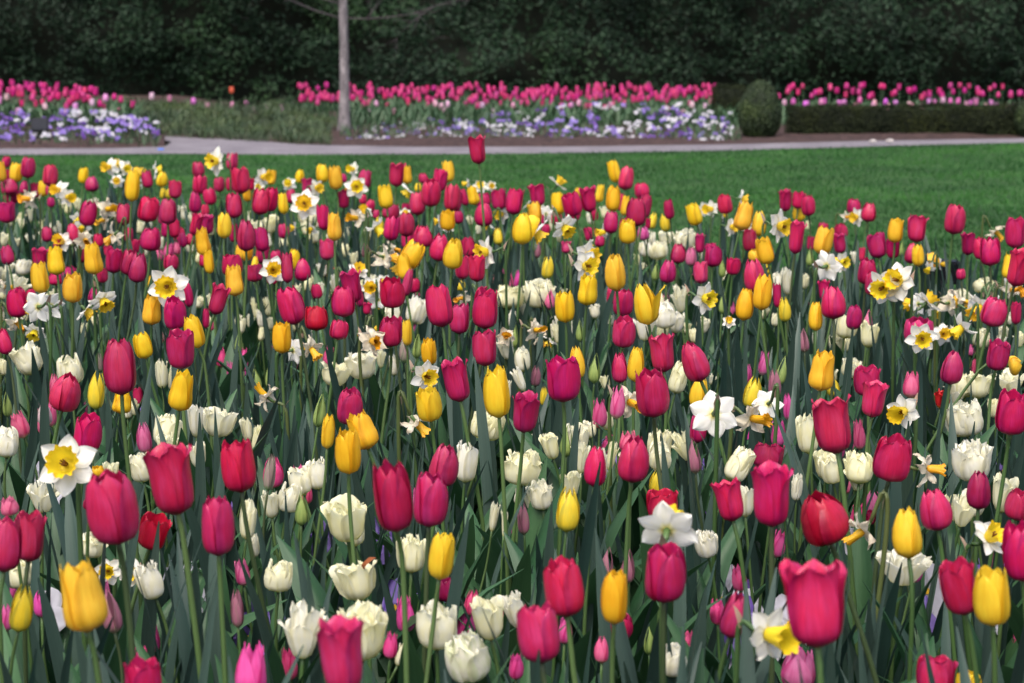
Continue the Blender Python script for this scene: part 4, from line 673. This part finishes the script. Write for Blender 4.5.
def leaves(root, kind, n, zb, off=(0, 0)):
    a0 = R.uniform(0, 6.28)
    for k in range(n):
        a = a0 + k * 6.283 / n + R.uniform(-.5, .5)
        if kind == 't': me = R.choice(TLEAF); L = min(.40, zb * R.uniform(.62, .98)); ti = R.uniform(.0, .17)
        else: me = R.choice(DLEAF); L = min(.46, zb * R.uniform(.75, 1.05)); ti = R.uniform(-.02, .16)
        q = Quaternion((0, 0, 1), a) @ Quaternion((0, 1, 0), ti)
        g = R.uniform(.8, 1.15)
        obj('leaf', me, root, (off[0] + .008 * math.cos(a), off[1] + .008 * math.sin(a), -.01), q, (L, L * R.uniform(.85, 1.15), L), (g, g, g * R.uniform(.9, 1.1), 1))
def place(it):
    k = it['k']; r = ray(it['x'], it['y'])
    z0 = float(opt(it, 'z') or 0) / 100 or ZNOM[k]
    tz = (z0 - CAM_H) / r.z
    ts = F * SIZE[k] / max(it['h'] if k != 'D' else it['w'], 1)
    wt = 0.0 if opt(it, 'z') else (.35 if it['h'] >= 14 and k not in 'W' else .15)
    t = math.exp(math.log(tz) * (1 - wt) + math.log(ts) * wt)
    lo, hi = (.24, .66) if k in 'CYDLGMW' else (.10, .5)
    if k == 'W': lo, hi = .28, .44
    z = EYE.z + r.z * t
    if not opt(it, 'z') and not lo <= z <= hi: t = (max(lo, min(hi, z)) - CAM_H) / r.z
    it['p'] = EYE + r * t; it['s'] = t / F
    return it
def tulip(it):
    k = it['k']; p, s = it['p'], it['s']; w, h = it['w'] * s, it['h'] * s
    big = it['h'] >= 22
    tilt = math.radians(float(opt(it, 't') or R.gauss(0, 6.5 if k != 'W' else 10))); ta = R.gauss(0, .08)
    q = Quaternion((0, 1, 0), tilt) @ Quaternion((1, 0, 0), ta)
    bb = p - q @ Vector((0, 0, h * .5))
    hz = bb.z; off = Vector((-math.sin(tilt) * hz * .45 + R.gauss(0, .008), R.gauss(0, .012), 0))
    root = obj(NAMES[k], None, loc=(bb.x + off.x, bb.y + off.y, 0)); tag(root, it['label'], 'tulip bud' if k in 'GM' else 'tulip', GROUPS[k])
    form = opt(it, 'v') or R.choice(DEFAULT[k])
    whole, petals = R.choice(FORMS[k, form])
    tint = TINT.get(k, lambda: (1, 1, 1, 1))()
    if opt(it, 'c'): tint = tuple(float(c) for c in opt(it, 'c').split(',')) + (1,)
    end = Vector((-off.x, -off.y, hz)); ax = q @ Vector((0, 0, 1))
    spin = Quaternion((0, 0, 1), float(opt(it, 'r') or R.uniform(0, 6.28)))
    mb = MB(); P = spline([(0, 0, -.01), (end.x * .12, end.y * .12, hz * .5), end - ax * min(.05, hz * .2) , end + ax * h * .04], 4)
    rs = (.0029 if k in 'CY' else .0025) * (w / (.048 if k != 'W' else .06)) ** .35
    mb.tube(P, [rs * (1.15 - .25 * i / len(P)) for i in range(len(P))], 7)
    g = R.uniform(.85, 1.2); dk = (.75, .6, .8, 1) if k in 'CM' and R.random() < .3 else (g, g, g, 1)
    obj('stem', mb.build('tulip_stem', [M['stem']]), root, color=dk)
    nm = 'bud' if k in 'GM' else 'bloom'
    if big:
        b = obj(nm, None, root, end, q @ spin, (w, w, h))
        for pm in petals: obj('petal', pm, b, color=tint)
    else: obj(nm, whole, root, end, q @ spin, (w, w, h), tint)
    leaves(root, 't', 3 if it['y'] > 300 else 2, max(hz, .2))
    return root
DIRV = {'f': Vector((0, -1, 0)), 'b': Vector((0, 1, 0)), 'l': Vector((-1, 0, 0)), 'r': Vector((1, 0, 0)), 'u': Vector((0, 0, 1)), 'd': Vector((0, 0, -1))}
def daffodil(it):
    p, s = it['p'], it['s']; D = it['w'] * s
    d = Vector((0, 0, 0))
    for c in (opt(it, 'd') or 'f'): d += DIRV[c]
    if opt(it, 'd') in (None, 'f'): d = Vector((0, -1, .22))
    d = (d.normalized() + Vector((R.gauss(0, .12), R.gauss(0, .12), R.gauss(0, .08)))).normalized()
    mode = opt(it, 'v') or ('faded' if 'x' in it['f'] else R.choice(['full', 'full', 'long', 'swept']))
    dh = Vector((d.x, d.y, 0)); dh = dh.normalized() if dh.length > .2 else Vector((0, -1, 0))
    nb = p - d * D * .26
    base = Vector((nb.x - dh.x * .02 + R.gauss(0, .012), nb.y - dh.y * .02 + R.gauss(0, .012), 0))
    root = obj('daffodil', None, loc=base); tag(root, it['label'], 'daffodil', GROUPS['D'])
    e = nb - base; knee = e - d * .022 + Vector((0, 0, .004 if d.z > -.3 else .02)); low = Vector((knee.x - dh.x * .004, knee.y, max(.02, knee.z - .05)))
    mb = MB(); P = spline([(0, 0, -.01), (low.x * .4, low.y * .4, low.z * .5), low, knee, e], 4)
    mb.tube(P, [.0036 - .0012 * (i / len(P)) for i in range(len(P))], 7)
    stem = obj('stem', mb.build('daffodil_stem', [M['stem']]), root, color=(.75, .8, .8, 1) if mode != 'faded' else (1.0, .75, .7, 1))
    q = d.to_track_quat('Z', 'Y') @ Quaternion((0, 0, 1), float(opt(it, 'r') or R.uniform(0, 6.28)))
    whole, petals, tm, st = R.choice(DAFF[mode]); c = p - base
    if it['w'] >= 22:
        for pm in petals: obj('petal', pm, root, c, q, (D, D, D))
        obj('stamens', st, root, c, q, (D, D, D))
        obj('sheath', SHEATH, root, e - d * .02, (d * -.5 + Vector((0, 0, 1))).to_track_quat('Z', 'Y'), (D, D, D))
    else: obj('petals', whole, root, c, q, (D, D, D))
    tc = .85 if 'small' in it['f'] else 1.0; o_ = opt(it, 'o')
    obj('trumpet', tm, root, c, q, (D * tc, D * tc, D * tc), (1, R.uniform(.88, 1.12), 1, 1))
    obj('neck', NECK, root, c, q, (D, D, D))
    leaves(root, 'd', 4, max(.3, p.z))
    return root
# pansies: a face of five petals, three or four faces to a tuft
def pansy_face(mb, c, n, s, m, up, eye=2):
    n = n.normalized(); x = up.cross(n).normalized(); y = n.cross(x)
    for ang, L, w, zz in ((1.15, .5, .46, -.02), (1.99, .5, .46, -.03), (-.15, .46, .42, .0), (3.29, .46, .42, .0), (-1.57, .5, .56, .02)):
        dx = x * math.cos(ang) + y * math.sin(ang); dy = n.cross(dx); V = []; UV = []
        for j in range(5):
            t = j / 4; ww = w * .5 * [.25, .75, 1, .9, .45][j]
            for i in range(5):
                u = -1 + i / 2; V.append(c + (dx * (L * t - .0) + dy * ww * u + n * (zz + .05 * t * t * (1 if i % 2 else .3) + .03 * u * u)) * s); UV.append((i / 4, t * .9 + .05))
        mb.add(V, [(j * 5 + i, j * 5 + i + 1, j * 5 + i + 6, j * 5 + i + 5) for j in range(4) for i in range(4)], UV, m)
    mb.add([c + (x * math.cos(q) + y * math.sin(q)) * s * .06 + n * s * .05 for q in (0, 1.26, 2.5, 3.77, 5.03)], [(0, 1, 2, 3, 4)], None, eye)
def pansy_mesh(mat, seed, nf):
    rr = random.Random(seed); mb = MB()
    for k in range(nf):
        a = rr.uniform(0, 6.28); r = .045 * math.sqrt((k + .5) / nf) + .008
        c = Vector((r * math.cos(a + k * 2.1), r * math.sin(a + k * 2.1), .085 + rr.uniform(-.02, .02)))
        n = Vector((rr.gauss(0, .4), -1 + rr.gauss(0, .35), .55 + rr.gauss(0, .25)))
        pansy_face(mb, c, n, .056 * rr.uniform(.85, 1.1), 0, Vector((rr.gauss(0, .15), 0, 1)))
        mb.tube([(c.x * .3, c.y * .3, 0), (c.x, c.y + .01, c.z * .7), c + Vector((0, .006, 0))], [.0014] * 3, 4, 1)
    for k in range(16):
        a = rr.uniform(0, 6.28); r = rr.uniform(.01, .055)
        leaf_quad(mb, Vector((r * math.cos(a), r * math.sin(a), rr.uniform(.01, .07))), Vector((rr.gauss(0, .5), rr.gauss(0, .5), 1)), rr.uniform(.02, .036), .6, a, 1)
    return mb.build('pansy_tuft', [mat, M['tleaf'], M['eye']])
PANSY = {c: [pansy_mesh(M[m], 500 + k + 10 * i, 4) for k in range(3)] for i, (c, m) in enumerate((('white', 'pw'), ('violet', 'pv'), ('purple', 'pd')))}
for it in items: place(it)
make_labels()
for it in items:
    if it['k'] == 'D': daffodil(it)
    elif it['k'] in 'VU':
        c = 'white' if it['k'] == 'U' else ('purple' if 'purple' in it['f'] else 'violet')
        o = obj('pansy', R.choice(PANSY[c]), loc=it['p'] - Vector((0, 0, .085)), rot=(0, 0, R.uniform(-.7, .7)), sc=(1.3, 1.3, 1.5))
        tag(o, it['label'], 'pansy', GROUPS['V'])
    else: tulip(it)
# the brown flake lying on a white tulip's rim
fl = [i for i in items if (int(i['x']), int(i['y'])) == (356, 580)][0]
mb = MB(); mb.add(*[[(v[0] * .02 - .004, (v[1]) * .024, v[2] * .022) for v in g_] if k_ == 0 else g_ for k_, g_ in enumerate(blade(1, .55, 1.3, .8, .6, 't', 5, 8, 5))])
pf = at_y(367, 568, fl['p'].y - .012); tag(obj('dead_petal', mb.build('dead_petal', [M['rust']]), loc=pf, rot=(.5, .2, .3), sc=(1, 1, 1)), 'dry brown petal lying on a white double tulip', 'petal')

# ------------------------------------------------------------------ leaves between the flowers: uncountable, one mass
mb = MB(); BL = [blade(1, .042, R.uniform(.05, .45), .5, R.uniform(-1.2, 1.2), 'd', k, 7, 3) for k in range(14)]; BT = [blade(1, R.uniform(.10, .16), R.uniform(.2, 1.0), .7, R.uniform(-.5, .5), 't', k, 7, 5) for k in range(10)]
n_done = 0
def px_of(p):
    v = p - EYE; d_ = v.dot(FW); return W_PX / 2 + F * v.x / d_, H_PX / 2 - F * v.dot(UP) / d_, d_
heads = [(i['x'], i['y'], i['w'] * .5 + 2, i['h'] * .5, i['p'].y) for i in items if i['h'] >= 18 or i['k'] in 'VUW']
while n_done < 7200:
    Y = R.uniform(1.15, 8.2); X = R.uniform(-1, 1) * (Y * .29 + .15)
    if Y > BED_BACK(X) - .05 or R.random() > .45 + .55 * min(1, Y / 5): continue
    n_done += 1
    if R.random() < .76: g = R.choice(BL); L = R.uniform(.28, .47); m = 0; ti = abs(R.gauss(0, .075))
    else: g = R.choice(BT); L = R.uniform(.20, .37); m = 1; ti = R.uniform(.0, .2)
    T = Matrix.Translation((X, Y, 0)) @ Matrix.Rotation(R.uniform(0, 6.28), 4, 'Z') @ Matrix.Rotation(ti, 4, 'Y') @ Matrix.Scale(L, 4)
    if R.random() < .85:                                         # growers' spacing: leaves seldom stand right against a flower head
        t1 = px_of(T @ g[0][-2]); t2 = px_of(T @ g[0][len(g[0]) // 2 + 6])
        if any(Y < hy and ((abs(t1[0] - x) < w and t1[1] < y + h) and t1[1] > 0 or (abs(t2[0] - x) < w and t2[1] < y + h and t1[1] < y + h)) and max(t1[1], t2[1]) > y - h for x, y, w, h, hy in heads): continue
    mb.add(g[0], g[1], g[2], m, T)
tag(obj('bed_foliage', mb.build('bed_foliage', [M['dleaf'], M['tleaf']])), 'dense mass of upright tulip and daffodil leaves between the flowers', 'foliage', kind='stuff')

# ------------------------------------------------------------------ far borders
def border_tulip_mesh(seed, form, point=False):
    rr = random.Random(seed); mb = MB()
    for V, Fc, UV in tulip_form(form, seed): mb.add([(v[0] * .055, v[1] * .055, .338 + v[2] * .077) for v in V], Fc, UV, 0)
    mb.tube([(0, 0, 0), (.008, 0, .2), (0, 0, .345)], [.004] * 3, 5, 1)
    for k in range(3):
        g = blade(1, .15, .6, .7, .2, 't', seed + k, 6, 3); mb.add(g[0], g[1], g[2], 2, Matrix.Rotation(k * 2.1 + rr.random(), 4, 'Z') @ Matrix.Rotation(.12, 4, 'Y') @ Matrix.Scale(rr.uniform(.17, .25), 4))
    return mb.build('border_tulip', [M['rose'], M['fleaf'], M['fleaf']])
BT_M = [border_tulip_mesh(700 + k, f) for k, f in enumerate(('cup', 'egg', 'tall', 'flare', 'egg'))]
def border_tulip(px, Y, ztop, col, label, group, nm='border_tulip'):
    X = (px - 512) / F * Y; sc = R.uniform(.95, 1.2); zb = ztop - .415 * sc
    o = obj('pale_border_tulip' if 'pale' in label or 'mauve' in label else nm, R.choice(BT_M), loc=(X, Y, zb), rot=(R.gauss(0, .05), R.gauss(0, .06), R.uniform(0, 6.28)), sc=(sc, sc, sc), color=col)
    tag(o, label, 'tulip', group)
def zt(y, Y): return at_y(512, y, Y).z
rosec = lambda: (R.uniform(.85, 1.1), R.uniform(.5, 1.5), R.uniform(.8, 1.35), 1)
palec = lambda: (1.25, R.uniform(7, 13), R.uniform(2.6, 3.6), 1)
for i in range(62):
    px = R.uniform(-6, 102); top = 78 + max(0, px - 30) * .10 + R.uniform(0, 15) * (1 if px < 60 else .75)
    border_tulip(px, 21.6 - (top - 78) * .04, zt(top, 21.6 - (top - 78) * .04), rosec(), 'rose red tulip in the crowd of the far left border', 'rose red tulips of the far left border')
for px, top in ((118, 93), (124, 95), (131, 100), (120, 107), (103, 99), (109, 103), (93, 109), (69, 97), (26, 99), (40, 100), (47, 98), (70, 102)):
    border_tulip(px, 20.4, zt(top, 20.4), rosec(), 'rose red tulip standing loose below the crowd in the far left border', 'loose rose red tulips of the far left border')
for px, top in ((110, 93), (152, 92), (95, 98), (67, 109), (82, 110), (19, 107), (80, 102), (53, 102), (2, 96), (9, 93)):
    border_tulip(px, 20.0, zt(top, 20.0), palec(), 'pale pink tulip among the leaves of the far left border', 'pale pink tulips of the far left border')
for px, top in ((152, 92), (171, 95), (197, 97), (232, 101), (247, 100), (258, 106), (261, 108), (267, 104), (284, 104), (214, 102)):
    border_tulip(px, 23.0, zt(top, 23.0), (1.2, R.uniform(5, 10), R.uniform(2.0, 3.2), 1), 'pale pink tulip dotted along the green slope left of the tree', 'pale pink tulips on the green slope')
border_tulip(235, 24.0, zt(86, 24.0), (1.1, 3.0, .35, 1), 'single orange-red tulip high on the green slope before the hedge', 'pale pink tulips on the green slope')
for i in range(26):
    px = R.uniform(298, 362); top = R.uniform(80, 101)
    border_tulip(px, 24.6 - (top - 80) * .07, zt(top, 24.6 - (top - 80) * .07), rosec(), 'rose red tulip around the grey tree trunk in the middle border', 'rose red tulips around the tree')
for i in range(140):
    px = 362 + 372 * (i + R.random()) / 140; top = 80 + R.triangular(0, 24, 8) + (max(0, px - 690) * .12)
    border_tulip(px, 25.0 - (top - 80) * .075, zt(top, 25.0 - (top - 80) * .075), rosec(), 'rose red tulip in the long crowd right of the grey tree', 'rose red tulips of the middle border')
for i in range(30):
    px = R.uniform(350, 735); top = R.uniform(97, 110)
    border_tulip(px, 22.6, zt(top, 22.6), palec() if R.random() < .75 else rosec(), 'pale pink tulip below the red crowd in the middle border', 'pale pink tulips of the middle border')
for i in range(56):
    px = 776 + 264 * (i + R.random()) / 56; top = 81 + R.uniform(0, 13)
    border_tulip(px, 24.4 - (top - 80) * .06, zt(top, 24.4 - (top - 80) * .06), rosec(), 'rose red tulip behind the long low clipped hedge', 'rose red tulips behind the low hedge')
for i in range(34):
    px = 782 + 248 * (i + R.random()) / 34; top = R.uniform(96, 103)
    border_tulip(px, 22.6, zt(top, 22.6), (1.1, R.uniform(2.5, 9), R.uniform(1.8, 3.4), 1), 'mauve pink tulip just over the top of the low clipped hedge', 'mauve pink tulips over the low hedge')
pm = MB(); PN = {'white': 0, 'violet': 1, 'purple': 2}
def far_pansy(px, py, Y, c, label, group, single):
    p = at_y(px, py, Y); s = R.uniform(.50, .74)
    if single: tag(obj('pansy', R.choice(PANSY[c]), loc=(p.x, Y, p.z - .075 * s), rot=(0, 0, R.uniform(-1, 1)), sc=(s, s, s)), label, 'pansy', group)
    else:
        for k in range(4): pansy_face(pm, p + Vector((R.gauss(0, .02), R.gauss(.01, .02), R.gauss(.002, .012))), Vector((R.gauss(0, .4), -1, .55)), .034 * R.uniform(.8, 1.1), PN[c], Vector((R.gauss(0, .15), 0, 1)), 3)
def pcol(px, py): 
    v = noise.noise((px * .035, py * .10, 5)) + R.gauss(0, .22)
    return 'white' if v > .10 else ('violet' if v > -.25 else 'purple')
for i in range(165):
    px = R.uniform(-8, 158); t = R.random(); top = 110 + max(0, px - 95) * .18; py = top + (139 - top) * t
    if px > 120 and py > 134: continue
    Y = 20.0 - 1.35 * t; c = pcol(px, py)
    if 33 < px < 48 and 105 < py < 126: continue
    far_pansy(px, py, Y, c, '%s pansy tuft in the low mass edging the far left border' % c, '%s pansies of the far left border' % c, i < 105)
for i in range(310):
    px = R.uniform(346, 738); t = R.random() ** .8; top = 126 - min(22, max(0, px - 360) * .10); py = top + (140.5 - top) * t
    Y = 22.0 - 2.5 * t - (0.5 if px > 650 else 0) * 0; c = pcol(px + 300, py)
    far_pansy(px, py, Y, c, '%s pansy tuft in the low mass edging the middle border' % c, '%s pansies of the middle border' % c, i < 165)
tag(obj('pansy_mass', pm.build('pansy_mass', [M['pw'], M['pv'], M['pd'], M['eye']])), 'white and violet pansies crowded between the single tufts of the far borders', 'pansies', kind='stuff')
# border leaves and the grassy slope: uncountable
mb = MB(); G = [blade(1, .10, R.uniform(.3, 1.0), .6, R.uniform(-.6, .6), 't', 40 + k, 6, 3) for k in range(8)]
def strew(mb, n, px0, px1, Y0, Y1, zf, Lr, m=0, set_=G):
    for _ in range(n):
        px = R.uniform(px0, px1); t = R.random(); Y = Y0 + (Y1 - Y0) * t; g = R.choice(set_)
        T = Matrix.Translation(((px - 512) / F * Y, Y, zf(t))) @ Matrix.Rotation(R.uniform(0, 6.28), 4, 'Z') @ Matrix.Rotation(R.uniform(0, .4), 4, 'Y') @ Matrix.Scale(R.uniform(*Lr), 4)
        mb.add(g[0], g[1], g[2], m, T)
strew(mb, 1300, -20, 140, 19.9, 21.6, lambda t: .15 + .06 * t, (.12, .24))
strew(mb, 2200, 340, 740, 19.5, 22.0, lambda t: .0 + .09 * t, (.06, .13))
strew(mb, 1000, -20, 160, 18.5, 20.2, lambda t: .0 + .12 * t, (.06, .12))
strew(mb, 3000, 340, 735, 21.2, 25.0, lambda t: .08 + .06 * t, (.12, .26))
strew(mb, 1500, 778, 1045, 21.6, 24.8, lambda t: .08, (.14, .27))
tag(obj('border_foliage', mb.build('border_foliage', [M['fleaf']])), 'green tulip leaves massed under the far border flowers', 'foliage', kind='stuff')
mb = MB(); GS = [blade(1, .05, R.uniform(.7, 1.9), .3, R.uniform(-.6, .6), 'd', 60 + k, 6, 3) for k in range(8)]
# the rest of the middle border's red crowd, beyond the nearest three hundred
far = MB(); cup = norm(tulip_form('egg', 77))
for _ in range(150):
    px = R.uniform(300, 725); top = 81 + R.uniform(0, 15); Y = 25.2 - (top - 80) * .075; zb = zt(top, Y) - .415
    T = Matrix.Translation(((px - 512) / F * Y, Y, zb)) @ Matrix.Rotation(R.uniform(0, 6.28), 4, 'Z')
    for V, Fc, UV in cup: far.add([(v[0] * .055, v[1] * .055, .335 + v[2] * .08) for v in V[::1]], Fc, UV, 0, T)
    far.tube([T @ Vector((0, 0, 0)), T @ Vector((0, 0, .34))], [.004, .004], 4, 1)
tag(obj('tulip_crowd', far.build('tulip_crowd', [M['rose'], M['fleaf']])), 'dense rear crowd of rose red tulips in the middle border', 'tulips', kind='stuff')
def zs(t): return .0 + .22 * t
for _ in range(9000):
    px = R.uniform(112, 345); t = R.random(); Y0 = gy(135 + max(0, px - 120) * .055) + .08; Y = Y0 + 3.4 * t; fade = min(1, (345 - px) / 60 + .25)
    if abs(px - 344) < 12 and Y < 21.3: continue
    g = R.choice(GS); T = Matrix.Translation(((px - 512) / F * Y, Y, zs(t) * fade)) @ Matrix.Rotation(R.uniform(0, 6.28), 4, 'Z') @ Matrix.Rotation(R.uniform(0, .5), 4, 'Y') @ Matrix.Scale(R.uniform(.10, .21) * (.5 + .5 * fade) * (.85 + .5 * noise.noise((px * .05, Y * 1.3, 2))), 4)
    mb.add(g[0], g[1], g[2], 0, T)
tag(obj('slope_grass', mb.build('slope_grass', [M['gcover']])), 'tufted arching grass covering the slope beside the garden path', 'grass', kind='stuff')
# ---- mown grass on the lawn: uncountable short blades
V = []; Fc = []; UV = []
for _ in range(120000):
    Y = R.uniform(5.6, 19.2); X = R.uniform(-.30, .30) * Y
    if Y < BED_BACK(X) + .3 or (X > .3 and Y < 5.9 - (X - 1.5) * .55): continue
    pxx = 512 + X / Y * F; lim = 155.2 if pxx < 300 else (155 - (pxx - 300) * .0045 if pxx < 520 else (154 - (pxx - 520) * .015 if pxx < 720 else 151 - (pxx - 720) * .0265))
    if Y > at_z(512, lim, 0).y - .06 + R.gauss(0, .02): continue
    n = noise.noise((X * .9, Y * .7, 4)); hh = R.uniform(.018, .034) * (1 + .25 * n); w = R.uniform(.0025, .0045); a = R.uniform(0, 6.28)
    if n < -.35 and R.random() < .3: continue
    dx, dy = math.cos(a) * w, math.sin(a) * w; k = len(V); lx, ly = R.gauss(0, .014), R.gauss(0, .014)
    V += [(X - dx, Y - dy, 0), (X + dx, Y + dy, 0), (X + lx, Y + ly, hh)]; Fc.append((k, k + 1, k + 2)); UV += [(0, 0), (1, 0), (.5, .9)]
tag(obj('lawn_grass', mesh('lawn_grass', V, Fc, [M['blade']], UV, smooth=False)), 'short mown grass of the lawn behind the flower bed', 'grass', kind='stuff')
